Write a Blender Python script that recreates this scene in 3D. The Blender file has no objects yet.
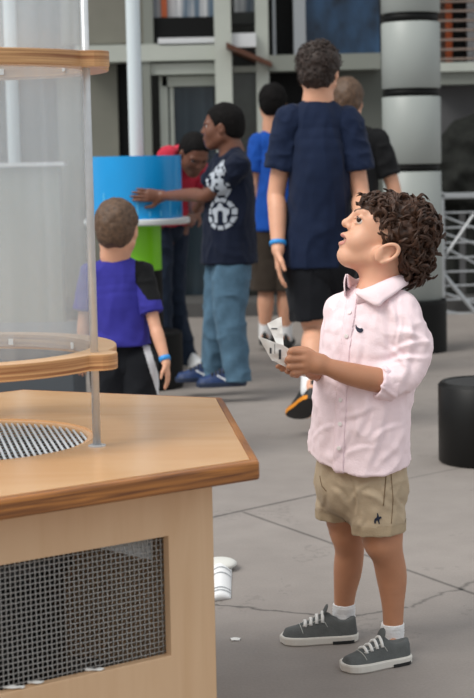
import bpy, bmesh, math, random
import numpy as np
from mathutils import Vector
from mathutils.bvhtree import BVHTree

random.seed(7)
rng = np.random.default_rng(7)
SC = bpy.context.scene
COL = SC.collection

# ------------------------------------------------------------------ camera
F_PX, VP, ROLL = 1600.0, 16900.0, math.radians(1.2)
TP = F_PX / VP
PITCH = math.atan(TP)
CX, CY = 237.0, 158 + F_PX * TP
FW = np.array([0, math.cos(PITCH), -math.sin(PITCH)])
_u = np.array([0, math.sin(PITCH), math.cos(PITCH)])
_x = np.array([1.0, 0, 0])
UP = math.cos(ROLL) * _u + math.sin(ROLL) * _x
RT = math.cos(ROLL) * _x - math.sin(ROLL) * _u
EYE = np.array([0, 0, 1.126])


def ray(px, py):
    return FW + RT * (px - CX) / F_PX - UP * (py - CY) / F_PX


def P(px, py, Y):                      # point of the place at distance Y
    d = ray(px, py)
    return EYE + d * (Y / d[1])


def G(px, py, z=0.0):                  # point of the place at height z
    d = ray(px, py)
    return EYE + d * ((z - 1.126) / d[2])


from mathutils import Matrix
cam_data = bpy.data.cameras.new('camera')
cam = bpy.data.objects.new('camera', cam_data)
COL.objects.link(cam)
M4 = Matrix(((RT[0], UP[0], -FW[0], EYE[0]), (RT[1], UP[1], -FW[1], EYE[1]), (RT[2], UP[2], -FW[2], EYE[2]), (0, 0, 0, 1)))
cam.matrix_world = M4
cam_data.sensor_width = 36
cam_data.sensor_fit = 'AUTO'
cam_data.lens = F_PX / 698 * 36
cam_data.shift_y = -(349 - CY) / 698
cam_data.clip_end = 200
cam_data.dof.use_dof = True
cam_data.dof.focus_distance = 3.5
cam_data.dof.aperture_fstop = 7.0
SC.camera = cam

# ------------------------------------------------------------------ light
world = bpy.data.worlds.new('sky')
SC.world = world
world.use_nodes = True
wn = world.node_tree.nodes
bg = wn['Background']
tc = wn.new('ShaderNodeTexCoord')
sep = wn.new('ShaderNodeSeparateXYZ')
rmp = wn.new('ShaderNodeValToRGB')
world.node_tree.links.new(tc.outputs['Generated'], sep.inputs[0])
world.node_tree.links.new(sep.outputs['Z'], rmp.inputs[0])
rmp.color_ramp.elements[0].position = 0.0
rmp.color_ramp.elements[0].color = (0.62, 0.64, 0.66, 1)
rmp.color_ramp.elements[1].position = 0.7
rmp.color_ramp.elements[1].color = (0.95, 0.98, 1.0, 1)
world.node_tree.links.new(rmp.outputs[0], bg.inputs['Color'])
bg.inputs['Strength'].default_value = 0.95

sun_d = bpy.data.lights.new('sun', 'SUN')
sun_d.energy = 2.7
sun_d.angle = math.radians(32)
sun_d.color = (1.0, 0.96, 0.9)
sun = bpy.data.objects.new('sun', sun_d)
COL.objects.link(sun)
sun.rotation_euler = Vector((0.62, 0.42, -0.85)).to_track_quat('-Z', 'Y').to_euler()
sun.location = (-4, -3, 6)

SC.view_settings.view_transform = 'Standard'
SC.view_settings.look = 'None'
SC.view_settings.exposure = 0.0
SC.view_settings.gamma = 1
SC.view_settings.use_curve_mapping = False


# ------------------------------------------------------------------ materials
def lin(c):
    if isinstance(c, str):
        c = [int(c[i:i + 2], 16) / 255 for i in (1, 3, 5)]
    return [x / 12.92 if x <= .04045 else ((x + .055) / 1.055) ** 2.4 for x in c]


def mat(name, col, rough=.7, metal=0.0, noise=None, bump=None, spec=.5, sss=0.0, sheen=0.0, coat=0.0):
    m = bpy.data.materials.new(name)
    m.use_nodes = True
    nt = m.node_tree
    b = nt.nodes['Principled BSDF']
    c = lin(col)
    b.inputs['Base Color'].default_value = (*c, 1)
    b.inputs['Roughness'].default_value = rough
    b.inputs['Metallic'].default_value = metal
    b.inputs['Specular IOR Level'].default_value = spec
    if sss:
        b.inputs['Subsurface Weight'].default_value = sss
        b.inputs['Subsurface Radius'].default_value = (.012, .005, .003)
        b.inputs['Subsurface Scale'].default_value = 1.0
    if sheen:
        b.inputs['Sheen Weight'].default_value = sheen
    if coat:
        b.inputs['Coat Weight'].default_value = coat
        b.inputs['Coat Roughness'].default_value = .15
    t = nt.nodes.new('ShaderNodeTexCoord')
    if noise:
        sc, amt = noise[:2]
        mp = nt.nodes.new('ShaderNodeMapping')
        mp.inputs['Scale'].default_value = noise[2] if len(noise) > 2 else (1, 1, 1)
        n = nt.nodes.new('ShaderNodeTexNoise')
        n.inputs['Scale'].default_value = sc
        n.inputs['Detail'].default_value = 5
        nt.links.new(t.outputs['Object'], mp.inputs[0])
        nt.links.new(mp.outputs[0], n.inputs['Vector'])
        r = nt.nodes.new('ShaderNodeValToRGB')
        r.color_ramp.elements[0].position = .3
        r.color_ramp.elements[1].position = .7
        r.color_ramp.elements[0].color = (*[max(0, x * (1 - amt)) for x in c], 1)
        r.color_ramp.elements[1].color = (*[min(1, x * (1 + amt)) for x in c], 1)
        nt.links.new(n.outputs['Fac'], r.inputs[0])
        nt.links.new(r.outputs[0], b.inputs['Base Color'])
    if bump:
        n2 = nt.nodes.new('ShaderNodeTexNoise')
        n2.inputs['Scale'].default_value = bump[0]
        n2.inputs['Detail'].default_value = 4
        nt.links.new(t.outputs['Object'], n2.inputs['Vector'])
        bp = nt.nodes.new('ShaderNodeBump')
        bp.inputs['Strength'].default_value = bump[1]
        bp.inputs['Distance'].default_value = .004
        nt.links.new(n2.outputs['Fac'], bp.inputs['Height'])
        nt.links.new(bp.outputs[0], b.inputs['Normal'])
    return m


def wood(name, c1, c2, grain=(6, 60, 60), rough=.35, coat=0.0, rot=0.0, scale=3.0):
    m = mat(name, c1, rough, coat=coat)
    nt = m.node_tree
    b = nt.nodes['Principled BSDF']
    t = nt.nodes.new('ShaderNodeTexCoord')
    mp = nt.nodes.new('ShaderNodeMapping')
    mp.inputs['Scale'].default_value = grain
    mp.inputs['Rotation'].default_value = (0, 0, rot)
    n = nt.nodes.new('ShaderNodeTexNoise')
    n.inputs['Scale'].default_value = scale
    n.inputs['Detail'].default_value = 7
    n.inputs['Distortion'].default_value = .8
    r = nt.nodes.new('ShaderNodeValToRGB')
    r.color_ramp.elements[0].position = .3
    r.color_ramp.elements[1].position = .7
    r.color_ramp.elements[0].color = (*lin(c1), 1)
    r.color_ramp.elements[1].color = (*lin(c2), 1)
    nt.links.new(t.outputs['Object'], mp.inputs[0])
    nt.links.new(mp.outputs[0], n.inputs['Vector'])
    nt.links.new(n.outputs['Fac'], r.inputs[0])
    nt.links.new(r.outputs[0], b.inputs['Base Color'])
    return m


# ------------------------------------------------------------------ objects
ROOT_AT = {}


def props(o, label=None, cat=None, group=None, kind=None):
    if label: o['label'] = label
    if cat: o['category'] = cat
    if group: o['group'] = group
    if kind: o['kind'] = kind
    return o


def root_of(o):
    while o.parent:
        o = o.parent
    return o


def link(name, V, Fs, m, parent=None, base=None, smooth=True, midx=None, bevel=0):
    V = np.asarray(V, dtype=float)
    if parent is not None:
        base = ROOT_AT[root_of(parent).name]
    elif base is None:
        base = np.array([(V[:, 0].min() + V[:, 0].max()) / 2, (V[:, 1].min() + V[:, 1].max()) / 2, V[:, 2].min()])
    base = np.asarray(base, dtype=float)
    me = bpy.data.meshes.new(name)
    me.from_pydata((V - base).tolist(), [], Fs if isinstance(Fs, list) else Fs.tolist())
    for mm in (m if isinstance(m, (list, tuple)) else [m]):
        me.materials.append(mm)
    if midx is not None:
        me.polygons.foreach_set('material_index', np.asarray(midx, dtype=np.int32))
    me.polygons.foreach_set('use_smooth', np.full(len(me.polygons), smooth))
    me.update()
    bm = bmesh.new()
    bm.from_mesh(me)
    bmesh.ops.recalc_face_normals(bm, faces=bm.faces)
    bm.to_mesh(me)
    bm.free()
    o = bpy.data.objects.new(name, me)
    COL.objects.link(o)
    if parent is not None:
        o.parent = parent
    else:
        o.location = base
        ROOT_AT[o.name] = base
    if bevel:
        md = o.modifiers.new('bevel', 'BEVEL')
        md.width = bevel
        md.segments = 3
        md.limit_method = 'ANGLE'
        md.angle_limit = math.radians(40)
    return o


def empty(name, base):
    o = bpy.data.objects.new(name, None)
    o.empty_display_size = .1
    COL.objects.link(o)
    o.location = base
    ROOT_AT[o.name] = np.asarray(base, dtype=float)
    return o


class MB:
    def __init__(s):
        s.V, s.F = [], []

    def add(s, V, Fs):
        n = len(s.V)
        s.V += [tuple(map(float, v)) for v in V]
        s.F += [[i + n for i in f] for f in Fs]
        return s

    def box(s, lo, hi):
        x0, y0, z0 = lo
        x1, y1, z1 = hi
        return s.add([(x0, y0, z0), (x1, y0, z0), (x1, y1, z0), (x0, y1, z0), (x0, y0, z1), (x1, y0, z1), (x1, y1, z1), (x0, y1, z1)],
                     [[0, 3, 2, 1], [4, 5, 6, 7], [0, 1, 5, 4], [1, 2, 6, 5], [2, 3, 7, 6], [3, 0, 4, 7]])

    def prism(s, pts, z0, z1):
        n = len(pts)
        V = [(p[0], p[1], z0) for p in pts] + [(p[0], p[1], z1) for p in pts]
        Fs = [list(range(n - 1, -1, -1)), list(range(n, 2 * n))] + [[i, (i + 1) % n, n + (i + 1) % n, n + i] for i in range(n)]
        return s.add(V, Fs)

    def ringwall(s, outer, inner, z0, z1):       # two outlines of equal count -> solid with a hole
        n = len(outer)
        V = [(p[0], p[1], z) for z in (z0, z1) for p in list(outer) + list(inner)]
        Fs = []
        for i in range(n):
            j = (i + 1) % n
            Fs += [[i, j, n + j, n + i][::-1], [2 * n + i, 2 * n + j, 3 * n + j, 3 * n + i],
                   [i, j, 2 * n + j, 2 * n + i], [n + i, 3 * n + i, 3 * n + j, n + j]]
        return s.add(V, Fs)

    def tube(s, pts, r, n=8, cap=True):
        pts = [np.asarray(p, float) for p in pts]
        rs = r if hasattr(r, '__len__') else [r] * len(pts)
        up = None
        V, Fs = [], []
        for i, p in enumerate(pts):
            t = pts[min(i + 1, len(pts) - 1)] - pts[max(i - 1, 0)]
            t = t / (np.linalg.norm(t) + 1e-12)
            if up is None:
                up = np.cross(t, [0, 0, 1.0])
                if np.linalg.norm(up) < .1:
                    up = np.cross(t, [0, 1.0, 0])
            up = up - t * (up @ t)
            up /= np.linalg.norm(up) + 1e-12
            w = np.cross(t, up)
            for k in range(n):
                a = 2 * math.pi * k / n
                V.append(p + rs[i] * (math.cos(a) * up + math.sin(a) * w))
        for i in range(len(pts) - 1):
            for k in range(n):
                Fs.append([i * n + k, i * n + (k + 1) % n, (i + 1) * n + (k + 1) % n, (i + 1) * n + k])
        if cap:
            Fs.append(list(range(n - 1, -1, -1)))
            Fs.append([(len(pts) - 1) * n + k for k in range(n)])
        return s.add(V, Fs)

    def lathe(s, c, prof, n=48):                 # prof: list of (r, z)
        V, Fs = [], []
        for r, z in prof:
            for k in range(n):
                a = 2 * math.pi * k / n
                V.append((c[0] + r * math.cos(a), c[1] + r * math.sin(a), c[2] + z))
        for i in range(len(prof) - 1):
            for k in range(n):
                Fs.append([i * n + k, i * n + (k + 1) % n, (i + 1) * n + (k + 1) % n, (i + 1) * n + k])
        Fs.append(list(range(n - 1, -1, -1)))
        Fs.append([(len(prof) - 1) * n + k for k in range(n)])
        return s.add(V, Fs)

    def sphere(s, c, r, n=16, m=10):
        r = np.array(r if hasattr(r, '__len__') else [r] * 3, float)
        V = [np.array(c) + r * [0, 0, -1]]
        for i in range(1, m):
            a = -math.pi / 2 + math.pi * i / m
            for k in range(n):
                b = 2 * math.pi * k / n
                V.append(np.array(c) + r * [math.cos(a) * math.cos(b), math.cos(a) * math.sin(b), math.sin(a)])
        V.append(np.array(c) + r * [0, 0, 1])
        Fs = [[0, 1 + (k + 1) % n, 1 + k] for k in range(n)]
        for i in range(m - 2):
            for k in range(n):
                Fs.append([1 + i * n + k, 1 + i * n + (k + 1) % n, 1 + (i + 1) * n + (k + 1) % n, 1 + (i + 1) * n + k])
        L = len(V) - 1
        Fs += [[L, L - n + k, L - n + (k + 1) % n] for k in range(n)]
        return s.add(V, Fs)

    def build(s, name, m, parent=None, base=None, smooth=False, bevel=0):
        return link(name, s.V, s.F, m, parent, base, smooth, None, bevel)


# ------------------------------------------------------------------ implicit body modeller
def unit(v):
    v = np.asarray(v, float)
    return v / (np.linalg.norm(v) + 1e-12)


def spline(q, n):
    if len(q) < 3:
        return q
    q = [2 * q[0] - q[1]] + list(q) + [2 * q[-1] - q[-2]]
    out = []
    for i in range(1, len(q) - 2):
        a, b, c, d = q[i - 1:i + 3]
        for t in np.linspace(0, 1, n, endpoint=False):
            out.append(.5 * (2 * b + (c - a) * t + (2 * a - 5 * b + 4 * c - d) * t * t + (3 * b - a - 3 * c + d) * t ** 3))
    return out + [q[-2]]


class Field:
    def __init__(s, h):
        s.h, s.ops = h, []

    def _add(s, kind, lo, hi, fn, k):
        s.ops.append((kind, np.asarray(lo), np.asarray(hi), fn, k))
        return s

    def cone(s, a, b, r1, r2, k=.01, kind='u'):
        a, b = np.asarray(a, float), np.asarray(b, float)
        r = max(r1, r2)
        ba = b - a
        L2 = ba @ ba + 1e-12

        def fn(X, Y, Z):
            t = np.clip(((X - a[0]) * ba[0] + (Y - a[1]) * ba[1] + (Z - a[2]) * ba[2]) / L2, 0, 1)
            return np.sqrt((X - a[0] - t * ba[0]) ** 2 + (Y - a[1] - t * ba[1]) ** 2 + (Z - a[2] - t * ba[2]) ** 2) - (r1 + (r2 - r1) * t)
        return s._add(kind, np.minimum(a, b) - r, np.maximum(a, b) + r, fn, k)

    def compound(s, i0, k):                      # the shapes added since i0 become one, joined without swelling
        sub = s.ops[i0:]
        del s.ops[i0:]
        fns = [o[3] for o in sub]

        def fn(X, Y, Z):
            d = fns[0](X, Y, Z)
            for f in fns[1:]:
                d = np.minimum(d, f(X, Y, Z))
            return d
        return s._add('u', np.min([o[1] for o in sub], 0), np.max([o[2] for o in sub], 0), fn, k)

    def chain(s, pts, k=.01, n=5):
        i0 = len(s.ops)
        q = spline([np.append(np.asarray(p, float), r) for p, r in pts], n)
        for a, b in zip(q, q[1:]):
            s.cone(a[:3], b[:3], a[3], b[3], k)
        return s.compound(i0, k)

    def ell(s, c, r, axes=None, k=.01, kind='u'):
        c, r = np.asarray(c, float), np.asarray(r, float)
        A = np.eye(3) if axes is None else np.array([unit(v) for v in axes])
        ext = np.sqrt(((A * r[:, None]) ** 2).sum(0))

        def fn(X, Y, Z):
            X, Y, Z = X - c[0], Y - c[1], Z - c[2]
            q = [A[i, 0] * X + A[i, 1] * Y + A[i, 2] * Z for i in range(3)]
            k0 = np.sqrt(sum((q[i] / r[i]) ** 2 for i in range(3)))
            k1 = np.sqrt(sum((q[i] / r[i] ** 2) ** 2 for i in range(3))) + 1e-9
            return k0 * (k0 - 1) / k1
        return s._add(kind, c - ext, c + ext, fn, k)

    def sph(s, c, r, k=.01, kind='u'):
        return s.cone(c, np.asarray(c) + 1e-6, r, r, k, kind)

    def ecap(s, a, b, ra, rb, u, k=.01):         # tapered bar with elliptic section, u = direction of the first radius
        a, b = np.asarray(a, float), np.asarray(b, float)
        ax = unit(b - a)
        L = np.linalg.norm(b - a)
        u = np.asarray(u, float)
        u = unit(u - ax * (u @ ax))
        w = np.cross(ax, u)
        r = max(*ra, *rb)

        def fn(X, Y, Z):
            X, Y, Z = X - a[0], Y - a[1], Z - a[2]
            tt = X * ax[0] + Y * ax[1] + Z * ax[2]
            t = np.clip(tt / L, 0, 1)
            ru = ra[0] + (rb[0] - ra[0]) * t
            rw = ra[1] + (rb[1] - ra[1]) * t
            m = np.minimum(ru, rw)
            e = tt - t * L
            q = np.sqrt(((X * u[0] + Y * u[1] + Z * u[2]) / ru) ** 2 + ((X * w[0] + Y * w[1] + Z * w[2]) / rw) ** 2 + (e / m) ** 2)
            return (q - 1) * m
        return s._add('u', np.minimum(a, b) - r, np.maximum(a, b) + r, fn, k)

    def echain(s, pts, u, k=.02):
        i0 = len(s.ops)
        q = spline([np.concatenate([np.asarray(p, float), r]) for p, r in pts], 4)
        for a, b in zip(q, q[1:]):
            s.ecap(a[:3], b[:3], a[3:], b[3:], u, k)
        return s.compound(i0, k)

    def plane(s, n, p):                          # remove what lies on the side n points to
        n = unit(n)
        d = n @ np.asarray(p, float)
        s.ops.append(('p', None, None, lambda X, Y, Z: n[0] * X + n[1] * Y + n[2] * Z - d, 0))
        return s

    def clipfn(s, fn):
        s.ops.append(('p', None, None, fn, 0))
        return s

    def mesh(s, smooth=0, disp=None):
        h = s.h
        U = [o for o in s.ops if o[0] == 'u']
        lo = np.min([o[1] for o in U], 0) - 4 * h
        hi = np.max([o[2] for o in U], 0) + 4 * h
        n = np.ceil((hi - lo) / h).astype(int) + 1
        ax = [(lo[i] + h * np.arange(n[i])).astype(np.float32) for i in range(3)]
        D = np.full(n, 1.0, np.float32)
        for kind, blo, bhi, fn, k in s.ops:
            if kind == 'p':
                D = np.maximum(D, fn(ax[0][:, None, None], ax[1][None, :, None], ax[2][None, None, :])).astype(np.float32)
                continue
            mrg = k + 3 * h
            i0 = np.maximum(0, np.floor((blo - mrg - lo) / h).astype(int))
            i1 = np.minimum(n, np.ceil((bhi + mrg - lo) / h).astype(int) + 1)
            if np.any(i1 <= i0):
                continue
            sl = tuple(slice(a, b) for a, b in zip(i0, i1))
            d = fn(ax[0][sl[0]][:, None, None], ax[1][sl[1]][None, :, None], ax[2][sl[2]][None, None, :]).astype(np.float32)
            cur = D[sl]
            if kind == 'u':
                hh = np.maximum(k - np.abs(cur - d), 0) / max(k, 1e-6)
                D[sl] = np.minimum(cur, d) - hh * hh * k * .25
            else:
                d = -d
                hh = np.maximum(k - np.abs(cur - d), 0) / max(k, 1e-6)
                D[sl] = np.maximum(cur, d) + hh * hh * k * .25
        V, Q = surface_nets(D, lo, h)
        if smooth:
            V = relax(V, Q, smooth)
        V, Q = main_piece(V, Q)
        if disp is not None:
            V = V + vnormals(V, Q) * disp(V)[:, None]
        return V, Q


def surface_nets(D, lo, h):
    S = D < 0
    c = np.zeros(np.array(S.shape) - 1, np.uint8)
    off = [(i, j, k) for i in (0, 1) for j in (0, 1) for k in (0, 1)]
    nx, ny, nz = c.shape
    for i, j, k in off:
        c += S[i:i + nx, j:j + ny, k:k + nz]
    idx = np.argwhere((c > 0) & (c < 8))
    num = np.full(c.shape, -1, np.int32)
    num[tuple(idx.T)] = np.arange(len(idx))
    vals = np.array([D[idx[:, 0] + i, idx[:, 1] + j, idx[:, 2] + k] for i, j, k in off])
    acc = np.zeros((len(idx), 3))
    cnt = np.zeros(len(idx))
    for a in range(8):
        for b in range(a + 1, 8):
            d = np.array(off[b]) - np.array(off[a])
            if np.abs(d).sum() != 1:
                continue
            va, vb = vals[a], vals[b]
            m = (va < 0) != (vb < 0)
            t = np.where(m, va / np.where(m, va - vb, 1), 0)
            acc += np.where(m[:, None], np.array(off[a]) + t[:, None] * d, 0)
            cnt += m
    V = lo + h * (idx + acc / cnt[:, None])
    quads = []
    for axis in range(3):
        sl0 = [slice(None)] * 3
        sl1 = [slice(None)] * 3
        sl0[axis] = slice(0, -1)
        sl1[axis] = slice(1, None)
        e = np.argwhere(S[tuple(sl0)] != S[tuple(sl1)])
        o1, o2 = [(1, 2), (2, 0), (0, 1)][axis]
        ok = (e[:, o1] > 0) & (e[:, o2] > 0) & (e[:, o1] < S.shape[o1] - 1) & (e[:, o2] < S.shape[o2] - 1)
        e = e[ok]
        q = []
        for d1, d2 in ((0, 0), (-1, 0), (-1, -1), (0, -1)):
            f = e.copy()
            f[:, o1] += d1
            f[:, o2] += d2
            q.append(num[tuple(f.T)])
        q = np.array(q).T
        flip = S[tuple(e.T)]
        q[~flip] = q[~flip][:, ::-1]
        quads.append(q)
    Q = np.concatenate(quads)
    Q = Q[(Q >= 0).all(1)]
    return V, Q


def main_piece(V, Q):                              # drops stray crumbs
    lab = np.arange(len(V))
    while True:
        m = lab[Q].min(1)
        new = lab.copy()
        for i in range(4):
            np.minimum.at(new, Q[:, i], m)
        new = new[new]
        if (new == lab).all():
            break
        lab = new
    big = np.bincount(lab).argmax()
    Q = Q[lab[Q[:, 0]] == big]
    ids, inv = np.unique(Q, return_inverse=True)
    return V[ids], inv.reshape(Q.shape)


def relax(V, Q, it):
    for _ in range(it):
        acc = np.zeros_like(V)
        cnt = np.zeros(len(V))
        for a, b in ((0, 1), (1, 2), (2, 3), (3, 0)):
            for i, j in ((a, b), (b, a)):
                for ax in range(3):
                    acc[:, ax] += np.bincount(Q[:, i], V[Q[:, j], ax], len(V))
                cnt += np.bincount(Q[:, i], minlength=len(V))
        V = V * .4 + .6 * acc / np.maximum(cnt, 1)[:, None]
    return V


def vnormals(V, Q):
    fn = np.cross(V[Q[:, 2]] - V[Q[:, 0]], V[Q[:, 3]] - V[Q[:, 1]])
    N = np.zeros_like(V)
    for i in range(4):
        for ax in range(3):
            N[:, ax] += np.bincount(Q[:, i], fn[:, ax], len(V))
    return N / (np.linalg.norm(N, axis=1)[:, None] + 1e-12)


def noise3(Pts, scale, seed=0):
    X = np.asarray(Pts) * scale + seed * 17.31
    I = np.floor(X).astype(np.int64)
    f = X - I
    f = f * f * (3 - 2 * f)
    out = np.zeros(len(X))
    for i in (0, 1):
        for j in (0, 1):
            for k in (0, 1):
                hsh = ((I[:, 0] + i) * 73856093 ^ (I[:, 1] + j) * 19349663 ^ (I[:, 2] + k) * 83492791 ^ (seed * 2654435761)) & 0xffffff
                hsh = (hsh * 1103515245 + 12345) & 0x7fffffff
                hsh = (hsh ^ (hsh >> 13)) * 1274126177 & 0x7fffffff
                v = (hsh % 10007) / 5003.5 - 1
                w = (f[:, 0] if i else 1 - f[:, 0]) * (f[:, 1] if j else 1 - f[:, 1]) * (f[:, 2] if k else 1 - f[:, 2])
                out += w * v
    return out


def lift(V, Q, keep, off):                       # the faces of a surface that satisfy keep, raised by off: a patch sewn on it
    C = V[Q].mean(1)
    m = keep(C)
    q = Q[m]
    ids, inv = np.unique(q, return_inverse=True)
    N = vnormals(V, Q)
    v = V[ids] + N[ids] * off
    return v, inv.reshape(q.shape)


def decal(V, Q, o, u, v, nu, nv, mask, direction, off=.0012):   # a patch of given outline laid onto a surface
    tree = BVHTree.FromPolygons(V.tolist(), Q.tolist())
    o, u, v, d = map(lambda a: np.asarray(a, float), (o, u, v, direction))
    d = unit(d)
    grid = {}
    VV, FF = [], []

    def vert(i, j):
        if (i, j) not in grid:
            p = o + u * (i / nu) + v * (j / nv) - d * .15
            hit = tree.ray_cast(Vector(p), Vector(d), .4)
            if hit[0] is None:
                grid[i, j] = None
            else:
                grid[i, j] = len(VV)
                VV.append(np.array(hit[0]) - d * off)
        return grid[i, j]
    for i in range(nu):
        for j in range(nv):
            if mask((i + .5) / nu, (j + .5) / nv):
                c = [vert(i, j), vert(i + 1, j), vert(i + 1, j + 1), vert(i, j + 1)]
                if None not in c:
                    FF.append(c)
    return VV, FF


def inpoly(poly):
    def f(x, y):
        r = False
        for (x1, y1), (x2, y2) in zip(poly, poly[1:] + poly[:1]):
            if (y1 > y) != (y2 > y) and x < (x2 - x1) * (y - y1) / (y2 - y1) + x1:
                r = not r
        return r
    return f

# ------------------------------------------------------------------ floor
def floor_material():
    m = mat('concrete_floor', '#8f8b88', .62, bump=(90, .12))
    nt = m.node_tree
    L = nt.links.new
    b = nt.nodes['Principled BSDF']
    geo = nt.nodes.new('ShaderNodeNewGeometry')

    def nd(t, **kw):
        n = nt.nodes.new(t)
        for k, v in kw.items():
            setattr(n, k, v)
        return n

    def math_(op, a, c=None, d=None):
        n = nd('ShaderNodeMath', operation=op)
        for i, x in enumerate((a, c, d)):
            if x is None: continue
            if isinstance(x, (int, float)): n.inputs[i].default_value = x
            else: L(x, n.inputs[i])
        return n.outputs[0]

    def noise(scale, detail=6, dist=0):
        n = nd('ShaderNodeTexNoise')
        n.inputs['Scale'].default_value = scale
        n.inputs['Detail'].default_value = detail
        n.inputs['Distortion'].default_value = dist
        L(geo.outputs['Position'], n.inputs['Vector'])
        return n.outputs['Fac']

    big, mid_, fine = noise(1.3, 4), noise(9, 6), noise(160, 3)
    v = math_('ADD', math_('MULTIPLY', math_('SUBTRACT', big, .5), .42), math_('MULTIPLY', math_('SUBTRACT', mid_, .5), .28))
    v = math_('ADD', v, math_('MULTIPLY', math_('SUBTRACT', fine, .5), .30))
    v = math_('ADD', v, 1.0)
    sp = nd('ShaderNodeSeparateXYZ')
    L(geo.outputs['Position'], sp.inputs[0])
    w1 = math_('MULTIPLY', math_('SUBTRACT', noise(5, 5), .5), .06)
    w2 = math_('MULTIPLY', math_('SUBTRACT', noise(28, 3), .5), .02)
    wob = math_('ADD', w1, w2)

    def seg(a, c, width, depth, wobble):
        nonlocal v
        a, c = np.array(a[:2]), np.array(c[:2])
        t = (c - a) / np.linalg.norm(c - a)
        ln = float(np.linalg.norm(c - a))
        n = np.array([-t[1], t[0]])
        dn = math_('SUBTRACT', math_('ADD', math_('MULTIPLY', sp.outputs[0], float(n[0])), math_('MULTIPLY', sp.outputs[1], float(n[1]))), float(n @ a))
        dt = math_('SUBTRACT', math_('ADD', math_('MULTIPLY', sp.outputs[0], float(t[0])), math_('MULTIPLY', sp.outputs[1], float(t[1]))), float(t @ a))
        if wobble: dn = math_('ADD', dn, math_('MULTIPLY', wob, wobble))
        near = math_('SUBTRACT', 1.0, math_('MINIMUM', math_('DIVIDE', math_('ABSOLUTE', dn), width), 1.0))
        ins = math_('MULTIPLY', math_('GREATER_THAN', dt, 0.0), math_('LESS_THAN', dt, ln))
        v = math_('SUBTRACT', v, math_('MULTIPLY', math_('MULTIPLY', near, ins), depth))

    j = G(243, 512)
    seg(G(150, 531), G(330, 491.5), .012, .75, .12)       # saw-cut joints
    seg(j, G(560, 624), .010, .65, .12)
    seg(G(405, 479), G(470, 466), .010, .4, .12)
    seg(G(150, 601), G(345, 617), .010, .7, 1.6)         # cracks
    seg(G(345, 617), G(405, 606), .010, .6, 1.6)
    seg(G(405, 606), G(474, 580), .010, .5, 1.8)
    # scuffed rough patches
    pat = noise(3.1, 8, .6)
    rough_patch = math_('MULTIPLY', math_('GREATER_THAN', pat, .60), math_('GREATER_THAN', noise(45, 3), .55))
    v = math_('SUBTRACT', v, math_('MULTIPLY', rough_patch, .14))
    mx = nd('ShaderNodeVectorMath', operation='SCALE')
    mx.inputs[0].default_value = lin('#8c8580')
    L(v, mx.inputs['Scale'])
    L(mx.outputs[0], b.inputs['Base Color'])
    return m


def struct(o, kind='structure'):
    o['kind'] = kind
    return o


struct(MB().box((-9, -4, -.2), (9, 13.2, 0)).build('floor', floor_material(), base=(0, 0, 0)))

# ------------------------------------------------------------------ building behind
YB = 1600 / 135.0
steel = mat('painted_steel', '#b9beb5', .5, noise=(3, .06))
steel_dk = mat('grey_steel_paint', '#83877f', .55)
black = mat('black_paint', '#0d0e0e', .55, spec=.2)
charcoal = mat('charcoal_panel', '#464745', .7, noise=(4, .15))
concrete = mat('wall_concrete', '#5f5f60', .85, noise=(2.5, .2), bump=(30, .2))
white_p = mat('white_sheet', '#d9dcde', .6)
brown = mat('brown_board', '#6a4230', .6)
orange = mat('orange_board', '#b5572b', .6, noise=(5, .2))


def stripes(name, c1, c2, c3, scale=14, rough=.25):
    m = mat(name, c1, rough)
    nt = m.node_tree
    t = nt.nodes.new('ShaderNodeTexCoord')
    mp = nt.nodes.new('ShaderNodeMapping')
    mp.inputs['Scale'].default_value = (1, 1, .05)
    n = nt.nodes.new('ShaderNodeTexNoise')
    n.inputs['Scale'].default_value = scale
    n.inputs['Detail'].default_value = 2
    r = nt.nodes.new('ShaderNodeValToRGB')
    r.color_ramp.elements[0].position = .35
    r.color_ramp.elements[0].color = (*lin(c1), 1)
    r.color_ramp.elements[1].position = .65
    r.color_ramp.elements[1].color = (*lin(c2), 1)
    e = r.color_ramp.elements.new(.5)
    e.color = (*lin(c3), 1)
    nt.links.new(t.outputs['Object'], mp.inputs[0])
    nt.links.new(mp.outputs[0], n.inputs['Vector'])
    nt.links.new(n.outputs['Fac'], r.inputs[0])
    nt.links.new(r.outputs[0], nt.nodes['Principled BSDF'].inputs['Base Color'])
    return m


glass_dk = mat('dark_window_glass', '#20262b', .12, noise=(2, .5))
glass_gr = mat('grey_window_glass', '#5a5d58', .2, noise=(3, .25))
glass_bl = mat('blue_mural_glass', '#203a54', .35, noise=(5.5, .95, (1, 1, .6)))
curtain = stripes('window_blinds', '#e8e9ea', '#5f7487', '#b9bcc0', 16)
door_gl = stripes('door_glass', '#1d2a33', '#35424b', '#26323a', 10, .15)
silver = mat('silver_frame', '#a9adb0', .35, .6)


def pb(mb, x0, y0, x1, y1, Y, depth=.06):       # box whose front face lies at distance Y
    xm, ym = (x0 + x1) / 2, (y0 + y1) / 2
    return mb.box((P(x0, ym, Y)[0], Y, P(xm, y1, Y)[2]), (P(x1, ym, Y)[0], Y + depth, P(xm, y0, Y)[2]))


def sbox(name, x0, y0, x1, y1, Y, depth, m, parent=None, bevel=0):
    o = pb(MB(), x0, y0, x1, y1, Y, depth).build(name, m, parent, bevel=bevel)
    if parent is None: struct(o)
    return o


def floor_y(Y):
    return CY + F_PX * (1.126 * math.cos(PITCH) - Y * math.sin(PITCH)) / (1.126 * math.sin(PITCH) + Y * math.cos(PITCH))


fy = floor_y(YB)
# solid wall far behind the frames
sbox('wall_back', -330, -190, 800, fy, YB + .9, .15, charcoal)
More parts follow.
